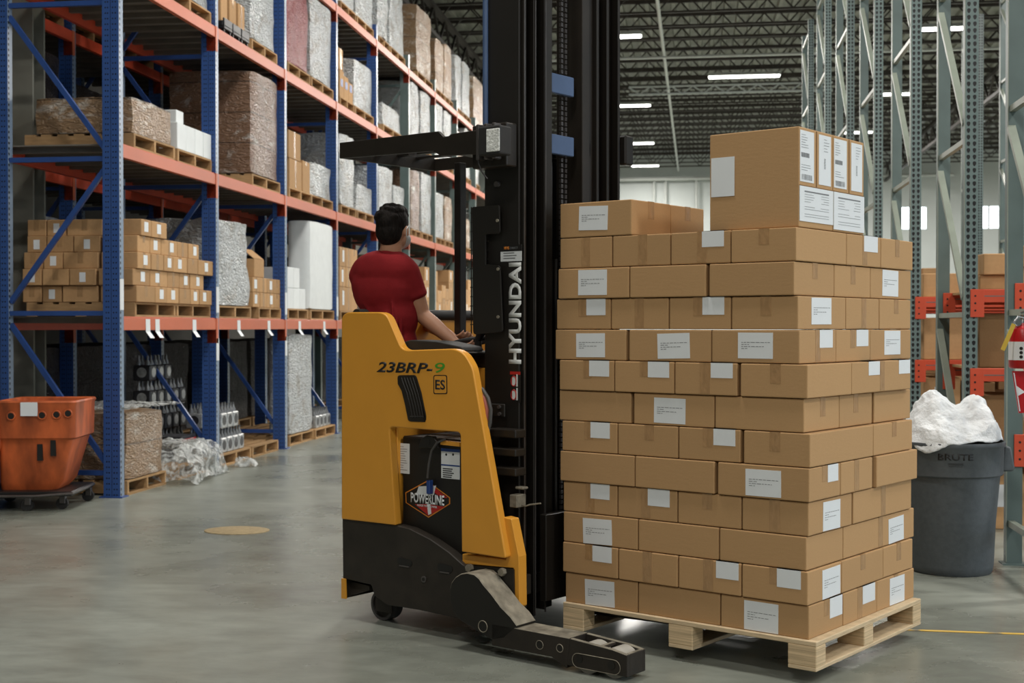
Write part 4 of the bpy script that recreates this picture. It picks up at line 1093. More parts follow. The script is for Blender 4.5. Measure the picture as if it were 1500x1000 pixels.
# face mask with ear loops
mk = MB(); mk.ell(head+fwd*.072-up*.052, (.064, .050, .052), 20, rot=Rf)
voxel(mk.build('face_mask', 'mask_white', man), .006, 4)
for s_ in (-1, 1):
    MB().tube([head+sid*s_*.062+fwd*.06-up*.03, head+sid*s_*.083+fwd*.02+up*.018, head+sid*s_*.090-fwd*.012+up*.0, head+sid*s_*.084-fwd*.004-up*.04, head+sid*s_*.064+fwd*.05-up*.075], .0022, 6).build('ear_loop', 'mask_white', man, smooth=True)
# t-shirt: one skin over torso and upper arms
sh = MB()
sh.ell(chest+up*.085, (.200, .120, .115), 24, rot=Rf); sh.ell(chest-up*.01, (.190, .122, .17), 24, rot=Rf)
sh.ell(belly+up*.02, (.170, .118, .19), 24, rot=Rf); sh.ell(belly-up*.12, (.165, .118, .14), 24, rot=Rf)
taper(sh, [neck0-up*.035, (neck0+shR)/2-up*.018, shR], [.070, .080, .070], 18); taper(sh, [neck0-up*.035, (neck0+shL)/2-up*.018, shL], [.070, .080, .070], 18)
sh.ell(shL*.6+chest*.4-up*.02, (.11, .10, .13), 20, rot=Rf); sh.ell(shR*.6+chest*.4-up*.02, (.11, .10, .13), 20, rot=Rf)
for s0_, e0 in ((shR, elR), (shL, elL)):
    e1 = s0_*.42+e0*.58; taper(sh, [s0_, (s0_+e1)/2, s0_*.55+e0*.45], [.071, .069, .066], 18); sh.cyl(s0_*.55+e0*.45, e1, .066, .068, n=20)
# soft folds running from the armpit to the waist
for k in range(9):
    a = belly+sid*(-.10+.03*k)+up*(.10-.02*(k % 3)); b = belly+sid*(.02+.015*k)-up*(.10+.015*(k % 2))
    m_ = (a+b)/2; taper(sh, [a-fwd*.108, m_-fwd*.116, b-fwd*.110], [.004, .007, .004], 8)
ts = sh.build('t_shirt', 'shirt_red', man); voxel(ts, .008, 7)
cl = MB(); c0 = neck0-up*.018-fwd*.004
cl.tube([c0+sid*.068*math.cos(k*math.pi/12)+fwd*.066*math.sin(k*math.pi/12)-up*.025*math.sin(k*math.pi/12) for k in range(25)], .008, 8)
cl.build('collar', 'shirt_red', man, smooth=True)
tr2 = MB(); tr2.ell(pelvis-up*.02, (.172, .122, .15), 20, rot=Rf)
for h in hips:
    kn = h+fwd*.03-up*.38; kn.z = max(kn.z, .5); an = Vector((h.x, h.y, .12)); taper(tr2, [h, kn, an], [.098, .075, .068], 16)
voxel(tr2.build('trousers', 'denim', man), .012, 5)
for h in hips:
    b = MB(); b.ell(Vector((h.x, h.y, .045))+fwd*.05, (.045, .13, .044), 16, rot=Rf); b.box(h.x-.03, h.x+.03, h.y-.03, h.y+.03, .0, .09)
    voxel(b.build('boot', 'rubber', man), .012, 3)
# ================================================================= left pallet racks
RX = -5.17; PITCHY = 2.43; FY0 = 11.42; NB = 10
FY = [FY0+PITCHY*k for k in range(NB+1)]
LZ = [1.63, 3.20, 4.79, 6.20]; HTOP = 6.45
BAYN = ['first', 'second', 'third', 'fourth', 'fifth', 'sixth', 'seventh', 'eighth', 'ninth', 'tenth', 'eleventh']
def yx(px, X=RX): return onX(px, 478, X)[0]
def rack_frame(x_front, y, h, mats, label, pw=.16, pd=.085, depth=1.23, plate=True, group=None, xbr=((.22, 1.67), (1.67, 3.07), (3.07, 4.48), (4.48, 5.9)), alt=True):
    """two posts (front one at +x), feet, horizontal and diagonal braces; origin at the aisle corner"""
    t = thing('rack_frame', label, 'rack upright', (x_front, y, 0), 0, group)
    for xx in (-pw, -depth):
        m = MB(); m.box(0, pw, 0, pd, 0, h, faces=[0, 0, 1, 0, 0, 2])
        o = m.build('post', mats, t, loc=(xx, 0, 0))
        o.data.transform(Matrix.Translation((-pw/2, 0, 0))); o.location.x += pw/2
        if plate: MB().box(xx-.03, xx+pw+.03, -.03, pd+.03, 0, .012).build('foot_plate', mats[0], t)
    a, b = -depth+pw, -pw
    zs = sorted({z for p in xbr for z in p})
    for z in zs: MB().box(a, b, pd*.25, pd*.75, z-.022, z+.022).build('horizontal_brace', mats[0], t)
    for i, (z0, z1) in enumerate(xbr):
        p, q = ((a, z1-.1), (b, z0+.1)) if (i % 2 == len(xbr) % 2) else ((a, z0+.1), (b, z1-.1))
        MB().bar((p[0], pd/2, p[1]), (q[0], pd/2, q[1]), .035, .045).build('diagonal_brace', mats[0], t)
    return t
blue = ['rack_blue', 'rack_blue_face', 'rack_blue_lit_side']; grn = ['rack_green', 'rack_green', 'rack_green_lit_aisle']
proto = {}; FR0 = {}
for k in range(NB+1):
    for rx, nm in ((RX, 'front'), (RX-1.64, 'back')):
        if nm == 'back' and k > 6: continue
        key = 'b' if k < 5 else 'g'
        lab = ('%s upright frame at the %s end of the %s left rack bay' % ('blue' if key == 'b' else 'greenish', 'near' if k < NB else 'far', BAYN[min(k, NB-1)])) + (' on the aisle' if nm == 'front' else ', rear row')
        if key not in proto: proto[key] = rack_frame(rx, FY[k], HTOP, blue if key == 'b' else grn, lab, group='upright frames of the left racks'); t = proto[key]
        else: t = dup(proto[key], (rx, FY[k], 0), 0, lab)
        if nm == 'front': FR0[k] = t
def beam(x, y0, y1, z, label, m='beam_orange_lit', front=True, group='left rack beams'):
    o = MB().box(x-.05, x, y0, y1, z-.115, z)
    o.box(x-.05, x-.012, y0, y1, z, z+.012)
    o = o.build('shelf_beam', m, bevel=.003); tag(o, label, 'shelf beam', group)
    if front:
        MB().box(x-.10, x+.004, y1-.0, y1+.012, z-.26, z+.01).build('end_connector', 'beam_red', o)
        MB().box(x+.0005, x+.006, y1-.002, y1+.055, z-.26, z+.01).build('end_connector', 'beam_orange_lit', o)
    return o
def shelf_deck(x0, x1, y0, y1, z, label):
    m = MB(); m.box(x0, x1, y0, y1, z-.012, z)
    y = y0+.12
    while y < y1-.05: m.box(x0+.0, x1-.0, y, y+.05, z-.06, z-.013); y += .30
    return tag(m.build('shelf_deck', 'deck_steel'), label, 'shelf decking', 'decking of the left racks')
FB = {}; FR = {}
SH = ['first shelf', 'second shelf', 'third shelf', 'top shelf']
for k in range(NB):
    a, b = FY[k]+.085, FY[k+1]
    for li, z in enumerate(LZ):
        if k >= 7 and li == 0 and False: continue
        FB[(k, li)] = beam(RX, a, b, z, 'lit-toned orange aisle-side beam of the %s, %s bay of left rack' % (SH[li], BAYN[k]), 'beam_orange_lit')
        beam(RX-1.17, a, b, z, 'orange rear beam of the %s, %s bay of left rack' % (SH[li], BAYN[k]), 'beam_red', False)
        shelf_deck(RX-1.17, RX-.05, a, b, z+.012, 'steel decking of the %s, %s bay of left rack' % (SH[li], BAYN[k]))
        if k < 6:
            beam(RX-1.64, a, b, z, 'orange beam of the %s, %s bay of rear rack row' % (SH[li], BAYN[k]), 'beam_red', True, 'rear row beams')
            shelf_deck(RX-2.81, RX-1.69, a, b, z+.012, 'steel decking of the %s, %s bay of rear rack row' % (SH[li], BAYN[k]))
# ---------------------------------------------------------------- loads
def rack_pallet(label, x, y, z, w=1.06, d=1.08, proto_=[None]):
    k_ = max([q for q in range(NB) if FY[q] < y] or [0]); hw_ = w/2
    y = min(max(y, FY[k_]+.09+hw_), FY[k_+1]-.006-hw_)
    """pallet with three stringers, open towards the aisle; origin at its base centre"""
    if proto_[0] is None:
        t = thing('pallet', label, 'pallet', (x, y, z), 0, 'weathered pallets on the left racks')
        for i in range(3): MB().box(-.54, .54, -.53+i*.51, -.49+i*.51, .018, .118).build('stringer', 'old_wood', t)
        m = MB()
        for i in range(7): m.box(-.54+i*.163, -.54+i*.163+.1, -.53, .53, .118, .136)
        m.build('top_boards', 'old_wood', t)
        m = MB()
        for i in (0, 3, 6): m.box(-.54+i*.163, -.54+i*.163+.1, -.53, .53, 0, .018)
        m.build('bottom_boards', 'old_wood', t)
        proto_[0] = t
    else: t = dup(proto_[0], (x, y, z), 0, label)
    t.scale = (1, w/1.06, 1)
    return t
def soft_box(sx_, sy_, sz, seed, amp=.03, n=9, taper_=0.0, lump=1.0):
    """box with film-wrapped bulges and rounded corners, origin at base centre"""
    bm = bmesh.new(); bmesh.ops.create_cube(bm, size=1)
    bmesh.ops.subdivide_edges(bm, edges=bm.edges[:], cuts=n, use_grid_fill=True)
    off = Vector((seed*3.7, seed*1.3, seed*.7))
    for v in bm.verts:
        c = v.co*2; p = Vector((c.x, c.y, c.z))
        e = .10
        for ax in range(3):
            pass
        r = Vector((p.x**5*.06, p.y**5*.06, p.z**5*.03)); sq = abs(p.x*p.y)**4*.05
        q = Vector((p.x*(1-sq), p.y*(1-sq), p.z*(1-abs(p.x)**8*.02-abs(p.y)**8*.02)))
        f = 1-taper_*(q.z+1)/2
        w = Vector((q.x*sx_/2*f, q.y*sy_/2*f, (q.z+1)/2*sz))
        nz = noise.noise_vector(w*3.2+off)*amp*lump + noise.noise_vector(w*9+off)*amp*.45
        if v.co.z < -.49: nz.z = 0
        w += nz; w.z = max(w.z, 0)
        v.co = w
    mb = MB(); mb.v = [tuple(v.co) for v in bm.verts]; bm.verts.index_update(); mb.f = [tuple(v.index for v in f.verts) for f in bm.faces]; mb.m = [0]*len(mb.f)
    bm.free(); return mb
KINDS = {'wrap_white': 'white film-wrapped pallet load', 'wrap_kraft': 'film-wrapped brown carton load', 'wrap_brown': 'brown cartons under clear film', 'wrap_dark': 'dark film-wrapped load', 'wrap_red': 'red film-wrapped load', 'white_carton': 'upright stack of white boards'}
LVN = ['floor level', 'first shelf', 'second shelf', 'third shelf', 'top shelf']
seed_ = [0]; used = {}
def load(px0, px1, pxt, pyt, level, kind, depth=1.0, pallet=True, xin=.04, amp=.022, X=RX, taper_=0, note='', ztop=None):
    seed_[0] += 1
    y0 = yx(px0, X-xin); y1 = yx(px1, X-xin)
    zb = 0 if level == 0 else LZ[level-1]+.0125
    k = min(range(NB), key=lambda i: abs((FY[i]+FY[i+1])/2-(y0+y1)/2))
    y0 = max(y0, FY[k]+.10); y1 = min(y1, FY[k+1]-.015)
    if y1-y0 < .15: y0 = y1-.3
    zt = ztop if ztop else onX(pxt, pyt, X-xin)[1]
    lim = (LZ[level]-.13 if level < 4 else 9.0)
    w = y1-y0; zl = zb+(.137 if pallet else .001)
    nth = used.get((k, level, X), 0); used[(k, level, X)] = nth+1
    pos = ['near', 'next', 'further', 'last'][nth]
    where_ = '%s, %s bay of %s' % (LVN[level], BAYN[k], 'left rack' if X == RX else 'rear rack row')
    if pallet: rack_pallet('wooden pallet under the %s load on %s' % (pos, where_), X-xin-.54, (y0+y1)/2, zb, max(w, .3)-.0)
    zt = min(zt, lim)
    o = soft_box(depth, w-.015, zt-zl-.004, seed_[0]+px0*.01, amp, taper_=taper_).build('wrapped_load' if kind != 'white_carton' else 'board_stack', kind, smooth=True, loc=(X-xin-depth/2-.01, (y0+y1)/2, zl))
    tag(o, note or ('%s, %s one on %s' % (KINDS[kind], pos, where_)), 'pallet load', 'wrapped loads on the left racks')
    return o
# first (ground) level
load(186, 243, 190, 604, 0, 'wrap_kraft', .95, xin=.0, note='half-unwrapped carton load on the floor behind the first blue upright')
load(424, 459, 426, 489, 0, 'wrap_white', .28, xin=.05, amp=.02, note='tall white film-wrapped load on the floor, third bay of left rack')
# first shelf
load(320, 368, 322, 318, 1, 'wrap_white', .95, xin=.02, amp=.045, note='tall bulging white-wrapped load on first shelf, second bay of left rack')
load(455, 492, 455, 321, 1, 'white_carton', .32, xin=.03, amp=.006)
load(556, 596, 560, 372, 1, 'wrap_kraft', .95)
# second shelf
load(197, 257, 197, 140, 2, 'wrap_kraft', 1.0, xin=.02, amp=.02)
load(370, 411, 370, 100, 2, 'wrap_brown', 1.05, xin=.02, amp=.014, note='tall brown film-wrapped carton load filling second shelf, second bay')
load(456, 488, 458, 236, 2, 'wrap_white', .95)
load(500, 522, 500, 192, 2, 'wrap_white', 1.0, amp=.03); load(524, 549, 524, 268, 2, 'wrap_white', 1.0)
load(557, 578, 557, 240, 2, 'wrap_white', 1.0); load(579, 595, 579, 270, 2, 'wrap_white', 1.0)
load(603, 617, 603, 246, 2, 'wrap_brown', 1.0); load(619, 634, 619, 250, 2, 'wrap_white', 1.0)
load(640, 652, 640, 280, 2, 'wrap_white', 1.0); load(653, 664, 653, 286, 2, 'wrap_kraft', 1.0)
load(671, 681, 671, 300, 2, 'wrap_white', 1.0); load(694, 703, 694, 310, 2, 'wrap_white', 1.0); load(683, 690, 683, 320, 2, 'wrap_kraft', 1.0)
# third shelf
load(246, 313, 246, -60, 3, 'wrap_white', 1.0)
load(370, 407, 370, -70, 3, 'wrap_white', 1.0, xin=.03)
load(423, 455, 423, -70, 3, 'wrap_red', 1.0, xin=.02); load(457, 489, 457, -30, 3, 'wrap_white', 1.0, xin=.02)
load(521, 549, 521, 84, 3, 'wrap_white', 1.0, amp=.01); load(562, 590, 566, 152, 3, 'wrap_white', .95, amp=.03)
load(602, 616, 602, 114, 3, 'wrap_white', 1.0); load(618, 633, 618, 130, 3, 'wrap_white', 1.0); load(639, 651, 639, 148, 3, 'wrap_white', 1.0)
load(652, 664, 652, 160, 3, 'wrap_white', 1.0); load(670, 680, 670, 190, 3, 'wrap_kraft', 1.0); load(694, 703, 694, 190, 3, 'wrap_white', 1.0); load(682, 690, 682, 185, 3, 'wrap_white', 1.0)
# top shelf
load(500, 522, 500, -60, 4, 'wrap_white', 1.0); load(524, 549, 524, -40, 4, 'wrap_white', 1.0)
load(556, 571, 556, -14, 4, 'wrap_white', 1.0, amp=.05); load(573, 594, 573, -20, 4, 'wrap_white', 1.0)
load(612, 635, 612, 4, 4, 'wrap_kraft', 1.0, note='tall brown load with film on the top shelf, highest beside the roof')
load(640, 652, 640, 54, 4, 'wrap_kraft', 1.0); load(653, 664, 656, 66, 4, 'wrap_kraft', 1.0); load(669, 677, 669, 78, 4, 'wrap_white', 1.0); load(679, 690, 679, 88, 4, 'wrap_white', 1.0); load(694, 711, 694, 108, 4, 'wrap_kraft', 1.0)
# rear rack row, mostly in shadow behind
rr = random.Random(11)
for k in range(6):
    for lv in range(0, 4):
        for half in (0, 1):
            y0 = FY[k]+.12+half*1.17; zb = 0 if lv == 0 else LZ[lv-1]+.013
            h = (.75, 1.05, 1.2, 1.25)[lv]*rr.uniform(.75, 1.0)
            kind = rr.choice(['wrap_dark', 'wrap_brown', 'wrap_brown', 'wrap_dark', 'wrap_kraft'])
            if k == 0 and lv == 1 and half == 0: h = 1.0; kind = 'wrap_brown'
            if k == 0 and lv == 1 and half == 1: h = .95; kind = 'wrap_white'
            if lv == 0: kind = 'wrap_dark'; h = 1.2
            seed_[0] += 1; where_ = '%s, %s bay of rear rack row' % (LVN[lv], BAYN[k])
            pos = ('near', 'far')[half]
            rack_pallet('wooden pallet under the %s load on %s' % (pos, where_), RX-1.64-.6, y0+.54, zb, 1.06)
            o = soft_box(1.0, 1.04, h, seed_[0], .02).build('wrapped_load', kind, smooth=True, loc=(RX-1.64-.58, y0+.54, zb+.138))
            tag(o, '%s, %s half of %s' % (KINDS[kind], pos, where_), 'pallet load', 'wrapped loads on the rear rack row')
# ---------------------------------------------------------------- loose cartons
def rcarton(x0, x1, y0, y1, z0, z1, label, m='cardboard_far', lab=False, tape=True, name='carton', cat='cardboard box', group='loose cartons on the left racks', jit=.02):
    cx_, cy = (x0+x1)/2, (y0+y1)/2; hx, hy, H = (x1-x0)/2-.004, (y1-y0)/2-.004, z1-z0-.003
    o = MB().box(-hx, hx, -hy, hy, 0, H).build(name, m, loc=(cx_, cy, z0), rotz=rnd.uniform(-jit, jit), bevel=.005)
    tag(o, label, cat, group)
    if tape: MB().box(hx-.01, hx+.001, -.025, .025, H-rnd.choice((.1, .06, H*.96)) if H > .12 else H*.3, H+.0008).build('packing_tape', 'box_tape', o)
    if lab:
        w = min(.045, hy*.5)
        c = rnd.uniform(-hy*.3, hy*.3); MB().box(hx, hx+.002, c-w, c+w, H*.25, H*.85).build('shipping_label', 'label_paper', o)
    return o
ROWN = ['bottom', 'second', 'third', 'fourth', 'fifth', 'sixth']
# big loose carton pile, first bay, first shelf
zb = LZ[0]+.013
yc = yx(197, RX-.06)
rack_pallet('wooden pallet under the near half of the loose carton pile', RX-.60, yc+.54, zb, 1.06)
rack_pallet('wooden pallet under the far half of the loose carton pile', RX-.60, yc+1.64, zb, 1.02)
hh = .158
for r_ in range(5):
    z0 = zb+.137+r_*hh
    if z0+hh > LZ[1]-.14: break
    ya = yc+(.0, -.04, .02, .05, .10)[r_]; lim = (yc+2.08, yc+2.08, yc+2.05, yc+2.02, yc+.92)[r_]
    y = ya; i = 0
    wid = [.30, .38, .42, .3, .26, .40, .28] if r_ % 2 else [.42, .28, .30, .30, .24, .36, .30]
    while y+wid[i % 7] < lim and i < 7:
        w = wid[(i+r_) % 7]
        if y+w > lim: break
        rcarton(RX-.40, RX-.03-.02*(r_ % 2), y, y+w, z0, z0+hh, 'kraft carton %s along the aisle face, %s row of the loose carton pile' % (('nearest', 'second', 'third', 'fourth', 'fifth', 'sixth', 'seventh')[i], ROWN[r_]), lab=(i+r_) % 3 != 0)
        y += w+rnd.choice((.004, .012)); i += 1
    x = RX-.42; j = 0
    ws = [.27, .27, .2] if r_ % 2 else [.36, .2, .2]
    for w in ws:
        o = rcarton(x-w, x-.004, ya, ya+.35, z0, z0+hh, 'kraft carton %s on near end face, %s row of loose carton pile' % (('beside corner', 'second', 'farthest left')[j], ROWN[r_]), tape=False)
        if (r_+j) % 2: 
            MB().box(-.03, .03, -.173, -.171, .03, .12).build('shipping_label', 'label_paper', o)
        else: MB().box(-.03, .03, -.1725, -.17, .05, hh-.002).build('packing_tape', 'box_tape', o)
        x -= w; j += 1
# second bay, first shelf: small cartons and an open one
ya = yx(371, RX-.05); zb1 = LZ[0]+.013
rack_pallet('wooden pallet under the small cartons beside the bulging white load', RX-.58, yx(387, RX-.05)+.2, zb1, .86)
w = (yx(411, RX-.05)-ya)/4
for r_ in range(2):
    for i in range(4): rcarton(RX-.42, RX-.05, ya+i*w, ya+(i+1)*w, zb1+.137+r_*.18, zb1+.137+(r_+1)*.18, 'small kraft carton, %s from the white load, %s row in second bay' % (('first', 'second', 'third', 'fourth')[i], ('lower', 'upper')[r_]), lab=(i % 2 == 0))
oc = rcarton(RX-.42, RX-.06, ya+.07, ya+.45, zb1+.137+.361, zb1+.137+.36+.22, 'open kraft carton with raised flap beside the bulging white load', tape=False)
MB().bar((-.17, -.19, .22), (-.14, -.24, .36), .30, .006, up=(1, 0, 0)).build('flap', 'cardboard_far', oc); MB().bar((.17, 0, .22), (.02, 0, .34), .38, .006, up=(1, 0, 0)).build('flap', 'cardboard_far', oc)
# third bay, first shelf: white cartons
ya = yx(423, RX-.04); yb = yx(449, RX-.04); w = (yb-ya)/3
rack_pallet('wooden pallet under the white cartons of the third bay', RX-.58, (ya+yb)/2+.02, zb1, yb-ya+.1)
rack_pallet('second wooden pallet beside the white cartons, third bay', RX-.3, yb+.35, zb1-0, .4) if False else None
for r_, n in ((0, 3), (1, 2)):
    for i in range(n): rcarton(RX-.45, RX-.05, ya+i*w, ya+(i+1)*w, zb1+.137+r_*.27, zb1+.137+(r_+1)*.27, 'plain white carton, %s from the post, %s row on first shelf, third bay' % (('first', 'second', 'third')[i], ('lower', 'upper')[r_]), 'white_carton', tape=False, group='white cartons, third bay')
# fourth bay
ya = yx(499, RX-.04)
rack_pallet('wooden pallet under the tall cartons behind the driver', RX-.58, ya+.52, zb1, 1.04)
for r_, (h0, h1) in enumerate(((0, .36), (.36, .66), (.66, .95))):
    for i in range(3): rcarton(RX-.5, RX-.05, ya+i*.34, ya+(i+1)*.34, zb1+.137+h0, zb1+.137+h1, 'tall kraft carton, %s along, %s row, fourth bay behind the driver' % (('first', 'second', 'third')[i], ROWN[r_]), lab=(i == 0))
# cartons visible right of the driver on the first shelf
for k, nb in ((5, 5), (6, 4), (7, 4), (8, 3)):
    ya = FY[k]+.14
    rack_pallet('wooden pallet under the near cartons, first shelf, %s bay' % BAYN[k], RX-.58, ya+.53, zb1, 1.05)
    rack_pallet('wooden pallet under the far cartons, first shelf, %s bay' % BAYN[k], RX-.58, ya+1.64, zb1, 1.05)
    y = ya; i = 0
    while y < ya+2.0 and i < 5:
        w = rnd.uniform(.32, .48); z = zb1+.137; j = 0
        for j in range(rnd.choice((2, 3, 2))):
            h = rnd.uniform(.24, .36)
            if z+h > LZ[1]-.16: break
            rcarton(RX-.55, RX-.05, y, y+w, z, z+h, 'kraft carton in column %s, %s from bottom, first shelf, %s bay' % (('one', 'two', 'three', 'four', 'five')[i], ('first', 'second', 'third')[j], BAYN[k]), lab=rnd.random() < .4); z += h
        y += w+.01; i += 1
# second shelf: white cartons of the first bay
zb2 = LZ[1]+.013; ya = yx(261, RX-.04); yb = min(yx(316, RX-.04), FY[1]-.012); w = (yb-ya)/4
rack_pallet('wooden pallet under the small white cartons, second shelf', RX-.58, (ya+yb)/2, zb2, yb-ya)
for i in range(4): rcarton(RX-.34, RX-.04, ya+i*w, ya+(i+1)*w, zb2+.137, zb2+.137+.27, 'small plain white carton, %s along the second shelf, first bay' % ('first', 'second', 'third', 'fourth')[i], 'white_carton', tape=False, group='white cartons, first bay')
rcarton(RX-.34, RX-.06, ya+.02, ya+.22, zb2+.137+.271, zb2+.137+.4, 'small white carton on top of the row, second shelf, first bay', 'white_carton', tape=False, group='white cartons, first bay')
ya = yx(424, RX-.04)
rack_pallet('wooden pallet under the two square kraft cartons, third bay', RX-.58, ya+.52, zb2, 1.04)
rcarton(RX-.5, RX-.05, ya+.05, ya+.60, zb2+.137, zb2+.137+.38, 'square kraft carton, lower of two on second shelf, third bay', jit=.05); rcarton(RX-.5, RX-.05, ya+.02, ya+.55, zb2+.518, zb2+.518+.36, 'square kraft carton, upper of two on second shelf, third bay', jit=.08)
rcarton(RX-.5, RX-.05, ya+.62, ya+.98, zb2+.137, zb2+.137+.42, 'narrow kraft carton behind the square pair, second shelf', jit=.04)
# third shelf: black trays with cartons, blue-marked cartons
zb3 = LZ[2]+.013; ya = yx(326, RX-.04); yb = yx(364, RX-.04)
for i in range(3):
    w = (yb-ya)/3; t = MB(); y0 = ya+i*w
    t.box(-.5, 0, 0, w*.9, .04, .07); t.box(-.02, 0, 0, w*.9, .07, .16); t.box(-.5, -.02, 0, .02, .07, .13); t.box(-.5, -.02, w*.9-.02, w*.9, .07, .13)
    for a, b in ((-.45, .02), (-.04, .02), (-.45, w*.9-.05), (-.04, w*.9-.05)): t.box(a, a+.03, b, b+.03, 0, .04)
    o = t.build('plastic_tray', 'tray_black', loc=(RX-.01, y0, zb3), bevel=.006); tag(o, 'black plastic tray under cartons, %s on the third shelf, second bay' % ('first', 'second', 'third')[i], 'tray', 'black trays')
    rcarton(RX-.40, RX-.06, y0+.03, y0+w*.86, zb3+.165-.09+.001, zb3+.165+.30, 'kraft carton standing in the %s black tray on the third shelf' % ('first', 'second', 'third')[i])
ya = yx(499, RX-.04)
rack_pallet('wooden pallet under the blue-marked cartons, third shelf', RX-.58, ya+.4, zb3, .8)
for i in range(3):
    o = rcarton(RX-.4, RX-.05, ya+i*.26, ya+(i+1)*.26, zb3+.137, zb3+.137+.40-.05*i, 'kraft carton with blue mark, %s in row on the third shelf, fourth bay' % ('first', 'second', 'third')[i], tape=False)
    MB().box(.165+.005, .165+.009, -.07, .07, .16, .27).build('blue_mark', 'blue_vinyl', o)
rcarton(RX-.4, RX-.06, ya+.0, ya+.24, zb3+.137+.402, zb3+.137+.72, 'kraft carton on top of the blue-marked cartons, third shelf')
# ---------------------------------------------------------------- floor goods: drink packs
def pack(x, y, z, label, dark=False, first=[None, None]):
    i = 1 if dark else 0
    if first[i] is None:
        t = thing('drink_pack', label, 'drinks pack', (x, y, z), 0, 'packs of drinks on the rack floor')
        MB().box(-.10, .10, -.085, .085, 0, .17).build('sleeve', 'pack_dark' if dark else 'pack_silver', t, bevel=.012)
        MB().cyl((.1005, 0, .09), (.103, 0, .09), .055, n=20).build('round_mark', 'pack_silver' if dark else 'pack_dark', t)
        MB().cyl((0, -.0855, .09), (0, -.088, .09), .055, n=20).build('round_mark', 'pack_silver' if dark else 'pack_dark', t)
        for a in (-.05, .05):
            for b in (-.045, .045): MB().lathe([(.03, .165), (.03, .19), (.012, .23), (.012, .265), (.014, .27), (.0, .272)], (a, b, 0), 10).build('bottle_neck', 'neck_grey', t, smooth=True)
        first[i] = t; return t
    return dup(first[i], (x, y, z), 0, label)
rack_pallet('wooden pallet under the silver packs on the floor, second bay', RX-.56, yx(346, RX-.02), .0, 1.0)
rack_pallet('second wooden pallet on the floor, second bay', RX-.56, yx(389, RX-.02), .0, .98)
n_ = 0
y0 = yx(324, RX-.05)
for r_ in range(2):
    for i in range(4 if r_ == 0 else 3):
        for j in range(2):
            pack(RX-.16-.22*j, y0+.12+.19*i, .137+.275*r_, 'silver drinks pack, %s along, %s layer, %s row, second bay floor' % (('first', 'second', 'third', 'fourth')[i], ('lower', 'upper')[r_], ('front', 'rear')[j]))
rack_pallet('wooden pallet under the packs on the floor, third bay', RX-.56, yx(480, RX-.02)-.1, 0, 1.0)
y0 = yx(466, RX-.05)
for i in range(4): pack(RX-.16, y0+.02+.185*i, .137, 'silver drinks pack, %s along, third bay floor beside truck' % ('first', 'second', 'third', 'fourth')[i])
# dark packs stacked deep in the first bay
y0 = yx(212, RX-.78)
for r_ in range(4):
    for i in range(5):
        if r_ == 3 and i > 2: continue
        pack(RX-.78, y0+.21*i, .137+.275*r_, 'black drinks pack, %s along, %s layer, behind second upright' % (('first', 'second', 'third', 'fourth', 'fifth')[i], ('bottom', 'second', 'third', 'top')[r_]), True)
yf = yx(272, RX-.2)
rack_pallet('wooden pallet under the black carton and torn film, first bay floor', RX-.56, min(yf, FY[1]-.53), 0, 1.0)
o = MB().box(-.15, .15, -.2, .2, 0, .26).build('carton', 'pack_dark', loc=(RX-.32, yf, .137), bevel=.006); tag(o, 'black carton with a red band on the floor under torn film, first bay', 'cardboard box')
MB().box(.1505, .153, -.2, .2, .2, .23).build('red_band', 'red_vinyl', o)
# torn stretch film heaped over the floor goods
def film(name, label, cx_, cy, L_, Wd, H, seed, z0=.0):
    n = 26; vs = []; off = Vector((seed, seed*.3, 0))
    for i in range(n+1):
        for j in range(n+1):
            u, v = i/n*2-1, j/n*2-1
            r = max(abs(u), abs(v)); h = H*max(0, 1-r**3.0)
            p = Vector((u*Wd/2, v*L_/2, z0+h)); q = noise.noise_vector(p*4+off)
            p += Vector((q.x*.11, q.y*.11, abs(q.z)*.12*(H+.15)/.5+noise.noise(p*14+off)*.03)); p.z = max(p.z, .006); vs.append(p)
    fs = [(i*(n+1)+j, (i+1)*(n+1)+j, (i+1)*(n+1)+j+1, i*(n+1)+j+1) for i in range(n) for j in range(n)]
    o = MB().add(vs, fs).build(name, 'loose_film', loc=(cx_, cy, 0), smooth=True)
    return tag(o, label, 'plastic film', None)
yy = yx(262, RX)
film('crumpled_film', 'torn clear film heaped in front of the floor goods, first bay', RX-.12, yy+.1, .95, .8, .38, 2.1)
film('crumpled_film', 'torn clear film draped over the unwrapped cartons, first bay floor', RX-.42, yx(214, RX)-.02, 1.15, 1.12, .0, 5.3, z0=.80)
film('crumpled_film', 'loose film trailing from the black packs, first bay floor', RX-.02, yx(296, RX), .42, .45, .36, 7.7)
film('crumpled_film', 'clump of film lying on the concrete by the second bay', RX+.16, yx(334, RX), .25, .22, .09, 9.7)
film('crumpled_film', 'loose film behind the first blue upright', RX-1.0, FY[0]+.55, .7, .8, .30, 12.2)
# paper tags on beams and posts
for i, px in enumerate((218, 232, 286, 351, 395, 440, 476)):
    y = yx(px, RX+.01); k = max(q for q in range(NB) if FY[q] < y)
    o = MB().add([(RX+.002, y-.05, 1.62), (RX+.002, y+.05, 1.62), (RX+.004, y+.05, 1.50), (RX+.004, y-.05, 1.50), (RX+.04, y+.07, 1.44), (RX+.04, y-.03, 1.44)], [(0, 3, 2, 1), (3, 5, 4, 2)]).build('paper_tag', 'label_paper', FB[(k, 0)])
    s = o.modifiers.new('thick', 'SOLIDIFY'); s.thickness = .002; o['label'] = 'white paper tag'
for k in range(0, 4):
    for j, (za, zb_) in enumerate(((1.70, 1.98), (1.18, 1.42))):
        if k == 0 and j == 1: continue
        o = MB().box(.001, .006, 0, .075, za, zb_).build('placard', 'label_paper', FR0[k]); o['label'] = 'white placard'
